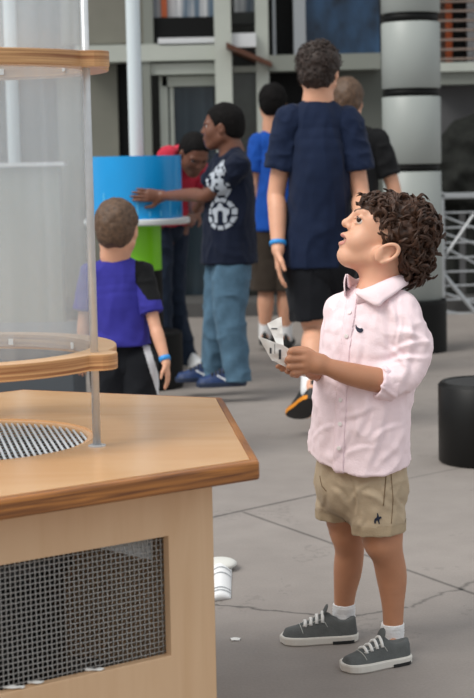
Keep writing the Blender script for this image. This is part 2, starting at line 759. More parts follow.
# upper storey left of the steel post
sbox('trim_1', 76, 44, 226, 61, YB - .02, .22, steel)                   # transom beam
sbox('trim_2', 216, -80, 233, fy, YB - .1, .3, steel)                   # steel post
sbox('trim_3', 142, -80, 152, 44, YB, .12, steel_dk)
sbox('trim_4', 145, 61, 153, fy, YB, .12, steel_dk)
sbox('wall_panel', 60, -80, 142, 44, YB + .2, .1, mat('grey_cladding', '#87857a', .8, noise=(3, .12)))
w1 = sbox('window_1', 152, -80, 216, 17, YB + .12, .04, curtain)
sbox('window_board', 160, -80, 166, 17, YB + .06, .05, orange, w1)
sbox('window_spandrel', 155, 17, 217, 38, YB + .05, .1, black, w1)
sbox('window_sill', 158, 37.5, 217, 45, YB - .02, .14, white_p, w1)
# ground floor left: door in its frame
sbox('trim_5', 150, 63, 217, 74, YB + .04, .12, steel)
d1 = sbox('door_1', 170, 86, 216, fy, YB + .2, .04, door_gl)
sbox('door_frame', 162, 76, 170, fy, YB + .14, .1, steel, d1)
sbox('door_head', 162, 76, 217, 86, YB + .14, .1, steel, d1)
sbox('door_stile', 172, 86, 176, fy, YB + .17, .04, steel, d1)
sbox('wall_left', 60, 61, 120, fy, YB + .25, .1, mat('grey_cladding_low', '#7c7c72', .8, noise=(2, .15)))
sbox('wall_recess', 120, 61, 145, fy, YB + .3, .1, black)
# canopy to the right of the post
cp = sbox('window_2', 233, -80, 262, 12, YB + .3, .04, curtain)
sbox('window_spandrel', 233, 12, 262, 24, YB + .26, .1, charcoal, cp)
sbox('window_sill', 231, 33, 256, 47, YB - .05, .25, white_p, cp)
a, b_ = P(226, 42, YB - .35), P(272, 62, YB - .1)
mbc = MB()
for z_ in (0,):
    q = [a, b_, b_ - [0, 0, .034], a - [0, 0, .034]]
    mbc.add([tuple(p) for p in q] + [(p[0], p[1] + .5, p[2]) for p in q], [[0, 1, 2, 3], [7, 6, 5, 4], [0, 4, 5, 1], [1, 5, 6, 2], [2, 6, 7, 3], [3, 7, 4, 0]])
struct(mbc.build('trim_6', brown))
sbox('window_3', 233, 68, 258, fy, YB + .2, .04, glass_gr)
sbox('trim_7', 233, 66, 262, 72, YB + .1, .12, steel)
sbox('trim_8', 257, -80, 270, fy, YB + .02, .2, steel)
# bay with the blue window
sbox('wall_bay', 270, -80, 294, 55, YB + .3, .1, black)
sbox('trim_9', 272, -80, 275, 55, YB + .25, .04, silver)
sbox('trim_10', 293, -80, 305, 55, YB + .05, .12, silver)
w4 = sbox('window_4', 305, -80, 379, 55, YB + .12, .04, glass_bl)
sbox('trim_11', 268, 54, 381, 70, YB - .02, .25, steel_dk)
sbox('wall_bay_low', 270, 70, 332, fy, YB + .35, .1, black)
sbox('trim_12', 330, 70, 338, fy, YB + .15, .15, charcoal)
sbox('wall_bay_right', 338, 70, 384, fy, YB + .2, .1, mat('grey_green_panel', '#5d605a', .8))
# right end: louvred window over a concrete wall
w5 = empty('window_5', P(460, 62, YB))
struct(w5)
pb(MB(), 436, -80, 600, 62, YB + .35, .03).build('window_back', mat('dim_interior', '#4a3a33', .8), w5)
pb(MB(), 446, -80, 452, 62, YB + .28, .05).build('orange_post', orange, w5)
pb(MB(), 453, -80, 464, 62, YB + .28, .05).build('dark_post', black, w5)
pb(MB(), 467, -80, 476, 62, YB + .28, .05).build('white_post', white_p, w5)
lv = MB()
for k in range(15):
    pb(lv, 436, -78 + k * 9.6, 600, -76 + k * 9.6, YB + .12, .08)
lv.build('louvre', mat('louvre_metal', '#8b7a70', .5), w5)
sbox('trim_13', 436, 61, 600, 70, YB, .35, steel)
sbox('trim_14', 436, 70, 600, 83, YB + .05, .3, steel_dk)
sbox('wall_right', 436, 83, 600, 330, YB + .4, .12, concrete)
# unseen slab added overhead to keep the back of the place dimmer
struct(MB().box((-9, 10.4, 5.0), (9, 13.4, 5.25)).build('shade_slab', mat('shade_slab_grey', '#8a8b88', .8)))

# kerb along the foot of the building
struct(MB().box((-7, YB - .5, 0), (7, YB + .9, .10)).build('baseboard_back', mat('kerb_stone', '#4b4a49', .8, noise=(4, .15))))

# dark lumpy plant mass behind the railing
YR = 1600 / 140.0
lf = Field(.03)
for px, py, r in ((446, 160, .16), (458, 150, .17), (472, 146, .2), (490, 150, .22), (452, 182, .2), (470, 180, .25), (440, 185, .15)):
    lf.sph(P(px, py, YR + .25), r, k=.06)
V, Q = lf.mesh(disp=lambda V: .035 * noise3(V, 14, 3) + .02 * noise3(V, 35, 5))
lfz = float(V[:, 2].min())
hedge = link('hedge', V, Q, mat('black_green_leaves', '#121511', .9, noise=(20, .5)))
props(hedge, 'dark leafy hedge mass behind the wire railing at the far right', 'hedge')
st = MB()
for px in (452, 472):
    c0 = P(px, 182, YR + .25)
    st.tube([(c0[0], c0[1], .09), (c0[0], c0[1], c0[2])], .05, 8)
st.build('stem', hedge.data.materials[0], hedge)

# ------------------------------------------------------------------ wire railing at the right
rail = empty('wire_railing', (P(470, 300, YR)[0], YR - .2, 0.0))
props(rail, 'silver wire railing with criss-cross cables behind the round column at right', 'railing')
yr = YR - .25
pb(MB(), 441, 191, 640, 197, yr, .05).build('top_rail', silver, rail, bevel=.008)
rw = MB()
for py in (213, 228, 243, 258, 272, 286, 300, 314):
    rw.tube([P(440, py, yr + .03), P(640, py - 6, yr + .03)], .007, 6)
for (x0, y0, x1, y1, r) in ((441, 262, 474, 214, .011), (474, 214, 560, 100, .011), (440, 270, 480, 318, .016), (440, 215, 520, 245, .008), (440, 232, 530, 262, .008), (442, 246, 530, 292, .008), (441, 292, 560, 330, .008), (441, 310, 500, 322, .008)):
    if y0 >= 200 and y1 >= 200:
        rw.tube([P(x0, y0, yr + .03), P(x1, y1, yr + .03)], r, 6)
rw.build('cable', silver, rail)
for px in (441, 560):
    c0 = P(px, 250, yr)
    MB().box((c0[0] - .025, yr, .09), (c0[0] + .025, yr + .05, P(px, 192, yr)[2])).build('post', silver, rail)
kb = sbox('trim_15', 436, 336, 640, floor_y(YR - .6), YR - .6, .12, mat('pale_kerb', '#8a8986', .8, noise=(6, .1)))

# ------------------------------------------------------------------ grey banded column
YC = 1600 / 175.0
cc = G(416, 353)
cr = 29 / 175
colm = empty('column', (cc[0], YC, 0))
struct(colm)
props(colm, 'grey round column wrapped in black bands behind the curly-haired boy', 'column')
colmat = mat('column_paint', '#979d9a', .45, noise=(2, .05))
MB().lathe((cc[0], YC, 0), [(cr * 1.14, 0), (cr * 1.14, .28), (cr * 1.12, .30), (cr * .9, .30)]).build('column_base', black, colm, smooth=False)
bands = [(P(411, y0, YC)[2], P(411, y1, YC)[2]) for y0, y1 in ((171.5, 164), (97, 89), (23, 14), (-55, -63))]
zz = .30
for lo_, hi_ in bands + [(3.1, 3.25)]:
    MB().lathe((cc[0], YC, 0), [(cr - .004, zz), (cr, zz + .004), (cr, lo_ - .004), (cr - .004, lo_)], 64).build('shell', colmat, colm, smooth=True)
    MB().lathe((cc[0], YC, 0), [(cr * .93, lo_ - .002), (cr * .93, hi_ + .002)], 64).build('band', black, colm, smooth=True)
    zz = hi_

# ------------------------------------------------------------------ far-left partition seen through the tube
YP = 9.0
part_ = sbox('partition', -150, 168, 62, floor_y(YP), YP, .12, mat('partition_grey', '#84887f', .8))
sbox('partition_cap', -155, 164, 64, 168, YP - .03, .18, mat('partition_cap', '#d6d9da', .5), part_)
props(part_, 'low grey partition with a pale cap behind the clear tube', 'partition')
pole_m = mat('pale_pole', '#cdd8dc', .4)
for nm, px, Yp, lab in (('pole', 136.5, 8.6, 'pale slim pole rising behind the blue drum'), ('pole', 14, 9.8, 'pale slim pole seen through the clear tube')):
    c0 = P(px, 150, Yp)
    o = MB().lathe((c0[0], Yp, 0), [(.07, 0), (.07, .02), (.038, .022), (.038, 3.3)], 24).build(nm, pole_m, smooth=False)
    props(o, lab, 'pole')
# low dark planter block beyond the table at far left
YL = 6.6
lb = pb(MB(), -110, 340, 75, floor_y(YL), YL, .5).build('low_bench', mat('slate_block', '#4a5056', .7), bevel=.01)
props(lb, 'low slate grey bench block beyond the table at far left', 'bench')
pb(MB(), -112, 336, 77, 341, YL - .01, .52).build('bench_top', mat('slate_top', '#5f656a', .6), lb)

# ------------------------------------------------------------------ blue drum exhibit
YD = 7.9
dc = P(137, 222, YD)
dr = 45.5 * 7.9 / 1600
drum = empty('drum_table', (dc[0], YD, 0))
props(drum, 'bright blue spinning drum on a white disc and lime green stem', 'drum')
zt, zb = P(137, 156, YD)[2], P(137, 218, YD)[2]
blue = mat('drum_blue', '#0f96db', .3, noise=(3, .06))
ring_o = [(dc[0] + dr * math.cos(t), YD + dr * math.sin(t)) for t in np.linspace(0, 2 * math.pi, 73)[:-1]]
ring_i = [(dc[0] + (dr - .012) * math.cos(t), YD + (dr - .012) * math.sin(t)) for t in np.linspace(0, 2 * math.pi, 73)[:-1]]
db = MB().ringwall(ring_o, ring_i, zb, zt)
db.lathe((dc[0], YD, 0), [(dr - .013, zb), (dr - .013, zb + .02)], 48)
db.build('drum', blue, drum)
slot = mat('slot_pale', '#5cbcea', .5)
for k in range(24):
    t = 2 * math.pi * (k + .3) / 24
    c = np.array([dc[0] + dr * math.cos(t), YD + dr * math.sin(t)])
    tx = np.array([-math.sin(t), math.cos(t)]) * .0035
    nx_ = np.array([math.cos(t), math.sin(t)]) * .0015
    zs = zb + (.07 if k % 3 else .13)
    pts = [c - tx - nx_, c + tx - nx_, c + tx + nx_, c - tx + nx_]
    MB().prism([tuple(p) for p in pts], zb + .012, zs if k % 3 == 0 else zb + .04).build('slot', slot, drum)
zd = P(140, 224, YD)[2]
dd = P(150, 222, YD)[0]
MB().lathe((dc[0], YD, 0), [(.255, zd), (.262, zd + .008), (.262, zb - .004), (.255, zb)], 64).build('disc', mat('white_laminate', '#dfe3e2', .4), drum, smooth=False)
MB().lathe((dc[0] + .035, YD, 0), [(.082, P(144, 270, YD)[2]), (.082, zd - .01), (.1, zd)], 40).build('stem', mat('lime_paint', '#7fd00f', .35), drum)
MB().lathe((dc[0] + .035, YD, 0), [(.083, .27), (.083, P(144, 269.8, YD)[2])], 40).build('lower_stem', black, drum)
MB().lathe((dc[0] + .032, YD, 0), [(.17, 0), (.178, .008), (.178, .272), (.17, .28)], 56).build('base', black, drum)

# ------------------------------------------------------------------ black cylinder stools
stool_m = mat('stool_black', '#0d0d0d', .45, noise=(6, .2), spec=.3)
stool_t = mat('stool_top', '#2b2b2c', .5)
sc_ = G(482.5, 461)
st_ = MB().lathe((sc_[0], sc_[1], 0), [(.150, 0), (.16, .008), (.16, .285), (.148, .297), (.14, .297), (.136, .291)], 64).build('cylinder_stool', stool_m)
props(st_, 'black cylinder stool standing alone at the right edge', 'stool')
MB().lathe((sc_[0], sc_[1], .291), [(.1355, -.012), (.1355, .002), (.12, .004)], 64).build('seat', stool_t, st_)
for pl in st_.data.polygons:
    pl.use_smooth = len(pl.vertices) == 4 and abs(pl.normal.z) < .3

# crate of blue and white balls at the foot of the building
YK = 1600 / 152.0
kc = G(189, 302)
crate = MB().box((kc[0] - .12, kc[1], 0), (kc[0] + .16, kc[1] + .3, .16)).build('crate', charcoal, bevel=.01)
props(crate, 'dark crate under a heap of blue and white balls by the far wall', 'crate')
bm_blue, bm_white = mat('ball_blue', '#2a62d0', .4), mat('ball_white', '#dfe6f0', .4)
kk = 0
for ix, iz, iy in [(-1, 0, 0), (0, 0, 0), (1, 0, 0), (2, 0, 0), (-.5, 1, 0), (.5, 1, 0), (1.5, 1, 0), (0, 2, 0), (1, 2, 0), (-.6, 2.9, 0), (.5, 3, 0)]:
    rr = .034
    o = MB().sphere((kc[0] - .02 + ix * .07, kc[1] + .06, .16 + rr + iz * .06), rr).build('ball', bm_blue if kk % 2 else bm_white, smooth=True)
    props(o, ('blue' if kk % 2 else 'white') + ' ball in the small heap on the dark crate', 'ball', ('blue' if kk % 2 else 'white') + ' balls on the crate')
    kk += 1

# ------------------------------------------------------------------ wind tube table
HT, TH = .62, .034
A, B = G(259.5, 460, HT)[:2], G(222.5, 397, HT)[:2]
Cn, Df = G(0, 499, HT)[:2], G(0, 388, HT)[:2]
q1, q2, q3 = [G(*q, HT)[:2] for q in ((86.5, 437.5), (0, 458.5), (0, 419.5))]
cen = np.linalg.solve(np.array([2 * (q2 - q1), 2 * (q3 - q1)]), np.array([q2 @ q2 - q1 @ q1, q3 @ q3 - q1 @ q1]))
hole_r = float(np.linalg.norm(q1 - cen))
dB, dA = unit(Df - B), unit(Cn - A)
t_ = np.linalg.solve(np.array([dB, dA]).T, 2 * cen - A - B)
D1 = B + t_[0] * dB
hexa = [A, B, D1, 2 * cen - A, 2 * cen - B, 2 * cen - D1]
print('hex', [p.round(3).tolist() for p in hexa], 'cen', cen, hole_r)
table = empty('wind_tube_table', (cen[0], cen[1], 0))
props(table, 'maple wind tube table with a clear plastic tube and plywood rings in the foreground', 'exhibit table')
maple_top = wood('maple_top', '#d6a675', '#e0b587', (1.2, 6, 6), .25, coat=.35, rot=.35, scale=2.0)
maple_side = wood('maple_side', '#d0ab85', '#d9b793', (7, 7, .8), .5, scale=3.5)
edge_wood = wood('edge_wood', '#552a0e', '#bf7d3c', (2.0, 2.0, 75), .3, coat=.3, scale=2.2)
ply = wood('plywood_edge', '#84502a', '#e0b27c', (2.5, 2.5, 190), .45, scale=1.2)
ply_top = wood('plywood_face', '#d6a87c', '#e0b88f', (4, 12, 4), .35, scale=2.5)


def inset(poly, d):
    n = len(poly)
    c = np.mean(poly, 0)
    out = []
    for i in range(n):
        p0, p1, p2 = poly[i - 1], poly[i], poly[(i + 1) % n]
        e1, e2 = unit(p1 - p0), unit(p2 - p1)
        n1, n2 = np.array([-e1[1], e1[0]]), np.array([-e2[1], e2[0]])
        if n1 @ (c - p1) < 0: n1, n2 = -n1, -n2
        M = np.array([n1, n2])
        out.append(np.linalg.solve(M, np.array([n1 @ p1 + d, n2 @ p1 + d])))
    return out


def resample(poly, c, n):                        # outline of a convex polygon seen from c in n directions, corners kept
    ang = [math.atan2(*(p - c)[::-1]) for p in poly]
    th = np.sort(np.concatenate([np.linspace(-math.pi, math.pi, n, endpoint=False), ang]))
    out = []
    for t in th:
        d = np.array([math.cos(t), math.sin(t)])
        best = None
        for i in range(len(poly)):
            p, e = poly[i], poly[(i + 1) % len(poly)] - poly[i]
            M = np.array([d, -e]).T
            if abs(np.linalg.det(M)) < 1e-9: continue
            s, u = np.linalg.solve(M, p - c)
            if s > 0 and -1e-6 <= u <= 1 + 1e-6: best = s if best is None else min(best, s)
        out.append(c + d * best)
    return out, th


bw = .016
inn = inset(hexa, bw)
MB().ringwall(hexa, inn, HT - TH, HT - .0005).build('edge_band', edge_wood, table, bevel=.005)
rim_r = hole_r + .012
po, th_ = resample(inn, cen, 96)
ho = [cen + rim_r * np.array([math.cos(t), math.sin(t)]) for t in th_]
MB().ringwall(po, ho, HT - TH, HT).build('tabletop', maple_top, table)
h0 = [cen + (rim_r - .0002) * np.array([math.cos(t), math.sin(t)]) for t in np.linspace(0, 2 * math.pi, 97)[:-1]]
h1 = [cen + hole_r * np.array([math.cos(t), math.sin(t)]) for t in np.linspace(0, 2 * math.pi, 97)[:-1]]
MB().ringwall(h0, h1, HT - TH, HT - .0035).build('grille_rim', ply_top, table)

wire_m = mat('galvanised_wire', '#d3d8dc', .4, .2)


def weave(mb, o, u, v, nrm, lu, lv, pitch, r, keep=None, n=5):
    # plain weave of wires: u wires cross v wires, over and under by turns
    o, u, v, nrm = (np.asarray(x, float) for x in (o, u, v, nrm))
    nu, nv = int(lu / pitch), int(lv / pitch)
    for fam in (0, 1):
        cnt, run = (nv, nu) if fam == 0 else (nu, nv)
        for i in range(cnt + 1):
            pts = []
            for j in range(2 * run + 1):
                s_, t = (j / 2 * pitch, i * pitch) if fam == 0 else (i * pitch, j / 2 * pitch)
                ok = keep is None or keep(s_, t)
                if ok:
                    ph = (1 if (i + (j // 2)) % 2 else -1) if j % 2 == 0 else 0
                    pts.append(o + u * s_ + v * t + nrm * (r * 1.05 * ph * (1 if fam == 0 else -1)))
                if (not ok or j == 2 * run) and len(pts) > 1:
                    mb.tube(pts, r, n, cap=False)
                if not ok: pts = []
    return mb


gm = MB()
R_ = hole_r + .004
ug, vg = np.array([math.cos(.22), math.sin(.22)]), np.array([math.sin(.22), -math.cos(.22)])
for fam, (e1, e2, pitch_, r_g, zo) in enumerate(((ug, vg, .0108, .0027, -.009), (vg, ug, .03, .0012, -.0125))):
    for k in range(-int(R_ / pitch_), int(R_ / pitch_) + 1):
        hw_ = math.sqrt(max(0, R_ * R_ - (k * pitch_) ** 2))
        if hw_ < .01: continue
        m0 = cen + e1 * k * pitch_
        gm.tube([(*(m0 - e2 * hw_), HT + zo), (*(m0 + e2 * hw_), HT + zo)], r_g, 8)
gm.build('round_grille', wire_m, table, smooth=True)

# base cabinet
base_poly = inset(hexa, .0775)
bA, bF = base_poly[0], base_poly[5]
ud = unit(bF - bA)                                # along the near panel, from the corner to the left
inw = np.array([-ud[1], ud[0]])
if inw @ (cen - bA) < 0: inw = -inw
lenF = float(np.linalg.norm(bF - bA))


def onpanel(px, py):
    d = ray(px, py)
    n = np.array([inw[0], inw[1], 0])
    t = (n @ (np.array([bA[0], bA[1], 0]) - EYE)) / (n @ d)
    p = EYE + d * t
    return float((p[:2] - bA) @ ud), float(p[2])


u_r, z_t = onpanel(168.5, 536)
_, z_b = onpanel(170, 656)
u_l = lenF - u_r
print('panel', u_r, z_t, z_b, lenF, onpanel(213, 490), onpanel(0, 572), onpanel(0, 698))
th = .018


def panel_pts(u, w, z):
    p = bA + ud * u + inw * w
    return (p[0], p[1], z)


fp = MB()


def pbox(mb, u0, u1, z0, z1, w0=0.0, w1=th):
    V = [panel_pts(u, w, z) for z in (z0, z1) for (u, w) in ((u0, w0), (u1, w0), (u1, w1), (u0, w1))]
    return mb.add(V, [[0, 3, 2, 1], [4, 5, 6, 7], [0, 1, 5, 4], [1, 2, 6, 5], [2, 3, 7, 6], [3, 0, 4, 7]])


zc = HT - TH
# frame outline with an opening, made as one solid
o_ = [(0, 0), (lenF, 0), (lenF, zc), (0, zc)]
i_ = [(u_r, z_b), (u_l, z_b), (u_l, z_t), (u_r, z_t)]
V = [panel_pts(u, w, z) for w in (0, th) for (u, z) in o_ + i_]
Fs = []
for i in range(4):
    j = (i + 1) % 4
    Fs += [[i, j, 4 + j, 4 + i], [8 + i, 12 + i, 12 + j, 8 + j], [i, 8 + i, 8 + j, j], [4 + i, 4 + j, 12 + j, 12 + i]]
fp.add(V, Fs)
fp.build('front_panel', maple_side, table, bevel=.0015)
ins_poly = inset(base_poly, th)
for i in range(5):
    p0, p1, p2, p3 = base_poly[i], base_poly[i + 1], ins_poly[i + 1], ins_poly[i]
    MB().prism([p0, p1, p2, p3], 0, zc).build('side_panel', maple_side, table)
wm = MB()
pw = .0088
weave(wm, panel_pts(u_r - .006, th + .004, z_b - .006), (*ud, 0), (0, 0, 1), (*inw, 0), u_l - u_r + .012, z_t - z_b + .012, pw, .0011)
wm.build('wire_mesh', mat('steel_wire', '#a8a7a4', .4, .4), table, smooth=True)
# fan drum inside
dark_in = mat('fan_black', '#1c1c1d', .5)
MB().lathe((cen[0], cen[1], 0), [(.16, .05), (.17, .06), (.17, .36), (.185, .38), (.185, .40), (.15, .40)], 40).build('fan_housing', dark_in, table)
MB().prism(ins_poly, .0, .05).build('base_floor', mat('grey_liner', '#6e6d6c', .8), table)

ib_ = []
for w_ in (.05, .055):
    for q in ((92, 541), (168, 538), (168, 566), (92, 549)):
        u_, z_ = onpanel(*q)
        ib_.append(panel_pts(u_, w_, min(z_, zc - .002)))
MB().add(ib_, [[0, 1, 2, 3], [7, 6, 5, 4], [0, 4, 5, 1], [1, 5, 6, 2], [2, 6, 7, 3], [3, 7, 4, 0]]).build('bright_patch_plate', mat('bright_patch_pale', '#cfd0d0', .6), table)  # added plate; its pale colour stands in for light behind the mesh

# paper scraps lodged at the foot of the mesh
scrap_m = mat('white_paper', '#e9e9e6', .7)


def scrap(c, s_, seed, name='paper_scrap', parent=None, m=scrap_m, th_=.0012):
    r_ = random.Random(seed)
    n = 6
    V, Fs = [], []
    for i in range(n + 1):
        for j in range(n + 1):
            a_, b2 = i / n - .5, j / n - .5
            V.append((c[0] + s_[0] * a_ * (1 + .3 * b2), c[1] + s_[1] * b2, c[2] + s_[2] * (.5 + .5 * math.sin(a_ * 5 + seed) * math.cos(b2 * 4)) * r_.uniform(.7, 1)))
    for i in range(n):
        for j in range(n):
            Fs.append([i * (n + 1) + j, (i + 1) * (n + 1) + j, (i + 1) * (n + 1) + j + 1, i * (n + 1) + j + 1])
    o = link(name, V, Fs, m, parent)
    md = o.modifiers.new('thickness', 'SOLIDIFY')
    md.thickness = th_
    return o


for k, (px, py, w_, lab) in enumerate(((97, 672, .030, 'crumpled white paper scrap at the foot of the wire mesh nearest its right end'), (38, 687, .024, 'small white paper scrap at the foot of the wire mesh, middle one of three'), (16, 692, .032, 'torn white paper scrap at the foot of the wire mesh nearest the left edge'))):
    u_, z_ = onpanel(px, py)
    p = panel_pts(u_, .009, z_b + .0005)
    o = scrap(p, (w_, .008, .006), k)
    props(o, lab, 'paper scrap')

# rods, rings, tube
rod = G(97, 446, HT)
alum = mat('brushed_aluminium', '#c8cccf', .3, .3, noise=(60, .06))
rel = rod[:2] - cen
rod_ang = math.atan2(rel[1], rel[0])
rod_d = float(np.linalg.norm(rel))
tube_r = float(hole_r + .012)
z_rings = ((.774, .029), (1.302, .028))
for k in range(3):
    a2 = rod_ang + k * 2 * math.pi / 3
    p = cen + rod_d * np.array([math.cos(a2), math.sin(a2)])
    r_o = MB().lathe((p[0], p[1], 0), [(.0072, HT), (.0072, 1.62)], 20).build('rod', alum, table, smooth=True)
    MB().lathe((p[0], p[1], 0), [(.016, HT), (.016, HT + .002), (.012, HT + .003)], 24).build('rod_collar', alum, r_o)
ring_out = rod_d + .012
for zc_, t2 in z_rings:
    n = 240
    ths = np.linspace(0, 2 * math.pi, n, endpoint=False)
    outp, inp = [], []
    for t in ths:
        d = np.array([math.cos(t), math.sin(t)])
        r1 = ring_out
        for k in range(3):
            a2 = rod_ang + k * 2 * math.pi / 3
            lc = (rod_d + .008) * np.array([math.cos(a2), math.sin(a2)])
            lr = .034
            pd = lc @ d
            disc = lr * lr - (lc @ lc - pd * pd)
            if disc > 0: r1 = max(r1, pd + math.sqrt(disc))
        outp.append(cen + d * r1)
        inp.append(cen + d * (tube_r + .0022))
    rg = MB().ringwall(outp, inp, zc_ - t2 / 2, zc_ + t2 / 2)
    mi = []
    for f in rg.F:
        zs_ = {round(rg.V[i][2], 4) for i in f}
        mi.append(1 if len(zs_) == 1 else 0)
    ro = link('plywood_ring', rg.V, rg.F, [ply, ply_top], table, None, False, mi, .002)
    for k in range(9):
        a2 = rod_ang + .32 + k * 2 * math.pi / 9
        d = np.array([math.cos(a2), math.sin(a2)])
        tn = np.array([-d[1], d[0]])
        c0 = cen + d * (tube_r - .004)
        q = [c0 - tn * .005 - d * .0012, c0 + tn * .005 - d * .0012, c0 + tn * .005 + d * .0008, c0 - tn * .005 + d * .0008]
        MB().prism([tuple(x) for x in q], zc_ - .006, zc_ + .006).build('clip', white_p, ro, bevel=.0008)


def acrylic():
    m = bpy.data.materials.new('scuffed_acrylic')
    m.use_nodes = True
    nt = m.node_tree
    pb_ = nt.nodes['Principled BSDF']
    pb_.inputs['Base Color'].default_value = (.80, .84, .87, 1)
    pb_.inputs['Roughness'].default_value = .25
    tr = nt.nodes.new('ShaderNodeBsdfTransparent')
    tr.inputs[0].default_value = (.97, .98, .985, 1)
    mx = nt.nodes.new('ShaderNodeMixShader')
    t = nt.nodes.new('ShaderNodeTexCoord')
    mp = nt.nodes.new('ShaderNodeMapping')
    mp.inputs['Scale'].default_value = (40, 40, 1.2)
    n = nt.nodes.new('ShaderNodeTexNoise')
    n.inputs['Scale'].default_value = 1.0
    n.inputs['Detail'].default_value = 5
    r = nt.nodes.new('ShaderNodeMapRange')
    r.inputs['From Min'].default_value = .3
    r.inputs['From Max'].default_value = .7
    r.inputs['To Min'].default_value = .15
    r.inputs['To Max'].default_value = .235
    nt.links.new(t.outputs['Object'], mp.inputs[0])
    nt.links.new(mp.outputs[0], n.inputs['Vector'])
    nt.links.new(n.outputs['Fac'], r.inputs[0])
    nt.links.new(r.outputs[0], mx.inputs[0])
    nt.links.new(tr.outputs[0], mx.inputs[1])
    nt.links.new(pb_.outputs[0], mx.inputs[2])
    nt.links.new(mx.outputs[0], nt.nodes['Material Output'].inputs[0])
    return m


n = 128
cs = [np.array([math.cos(t), math.sin(t)]) for t in np.linspace(0, 2 * math.pi, n, endpoint=False)]
tb = MB().ringwall([cen + tube_r * c for c in cs], [cen + (tube_r - .003) * c for c in cs], .765, 1.60)
tb.build('clear_tube', acrylic(), table, smooth=True)

# ================================================================== people
def cat(*ms):
    V, Q, n = [], [], 0
    for v, q in ms:
        V.append(np.asarray(v))
        Q.append(np.asarray(q) + n)
        n += len(v)
    return np.concatenate(V), np.concatenate(Q)


def project(V):
    d = np.asarray(V) - EYE
    z = d @ FW
    return CX + F_PX * (d @ RT) / z, CY - F_PX * (d @ UP) / z


def head_prims(F, c, fwd, up, hs, ears=True):
    u = unit(fwd)
    v = unit(np.asarray(up, float) - u * (np.asarray(up, float) @ u))
    w = np.cross(v, u)                            # towards the person's left
    c = np.asarray(c, float)
    L = lambda a, b, d: c + hs * (a * u + b * w + d * v)
    ax = (u, w, v)
    k = .12 * hs
    F.ell(L(-.06, 0, .12), hs * np.array([.42, .335, .38]), ax, k)
    F.ell(L(.12, 0, -.10), hs * np.array([.26, .28, .36]), ax, k)
    for s in (1, -1):
        F.ell(L(.22, s * .14, -.12), hs * np.array([.14, .13, .13]), ax, k)
        F.cone(L(.24, s * .08, -.40), L(-.02, s * .23, -.24), .085 * hs, .10 * hs, k)
        F.cone(L(.36, s * .04, .09), L(.31, s * .2, .09), .04 * hs, .04 * hs, .06 * hs)
    F.ell(L(.28, 0, -.40), hs * np.array([.11, .11, .09]), ax, .08 * hs)
    F.ell(L(.32, 0, -.26), hs * np.array([.1, .14, .1]), ax, .08 * hs)
    F.cone(L(.36, 0, .06), L(.45, 0, -.10), .028 * hs, .045 * hs, .05 * hs)
    for s in (1, -1):
        F.sph(L(.40, s * .055, -.125), .034 * hs, .03 * hs)
        F.ell(L(.385, s * .15, .02), hs * np.array([.06, .075, .045]), ax, .04 * hs, 'c')
    F.ell(L(.405, 0, -.235), hs * np.array([.03, .09, .022]), ax, .02 * hs)
    F.ell(L(.395, 0, -.295), hs * np.array([.035, .08, .025]), ax, .02 * hs)
    if ears:
        for s in (1, -1):
            F.ell(L(-.03, s * .335, -.04), hs * np.array([.085, .045, .135]), (unit(u + .35 * s * w), unit(w * s - .35 * u), v), .03 * hs)
            F.ell(L(-.01, s * .385, -.03), hs * np.array([.045, .03, .08]), ax, .02 * hs, 'c')
    return L, ax


def hand_prims(F, wrist, d, palm_n, hl, curl=.35, spread=.1, thumb=1.0, mirror=1):
    d = unit(d)
    n = unit(np.asarray(palm_n, float) - d * (np.asarray(palm_n, float) @ d))
    s = np.cross(n, d) * mirror                   # towards the thumb
    wr = np.asarray(wrist, float)
    k = .05 * hl
    F.ecap(wr, wr + d * .42 * hl, (.16 * hl, .1 * hl), (.2 * hl, .085 * hl), s, .08 * hl)
    for i, (off, ln, r) in enumerate(((.145, .42, .052), (.05, .47, .054), (-.05, .43, .051), (-.14, .33, .045))):
        p = wr + d * (.47 * hl - abs(off) * .15 * hl) + s * off * hl
        dd = unit(d + s * (off * spread * 4))
        for j, fr in enumerate((.45, .32, .23)):
            a = curl * (j + .6)
            q = p + hl * ln * fr * (dd * math.cos(a) + n * math.sin(a))
            F.cone(p, q, r * hl * (1 - .1 * j), r * hl * (.92 - .1 * j), .018 * hl)
            p = q
    p = wr + d * .10 * hl + s * .13 * hl
    q = p + hl * .26 * unit(d * .75 + s * .75 * thumb + n * .3)
    F.cone(p, q, .075 * hl, .062 * hl, k)
    F.cone(q, q + hl * .22 * unit(d * .95 + s * .25 * thumb + n * .3), .06 * hl, .047 * hl, k * .5)


SHOE_T = np.array([0, .03, .1, .25, .45, .7, .85, .95, 1.0])
SHOE_W = np.array([.02, .45, .68, .78, .82, 1.0, .96, .70, .02])
SHOE_HT = np.array([0, .03, .15, .3, .42, .5, .62, .8, .93, 1.0])
SHOE_H = np.array([.05, .32, .38, .36, .385, .35, .28, .215, .185, .05])


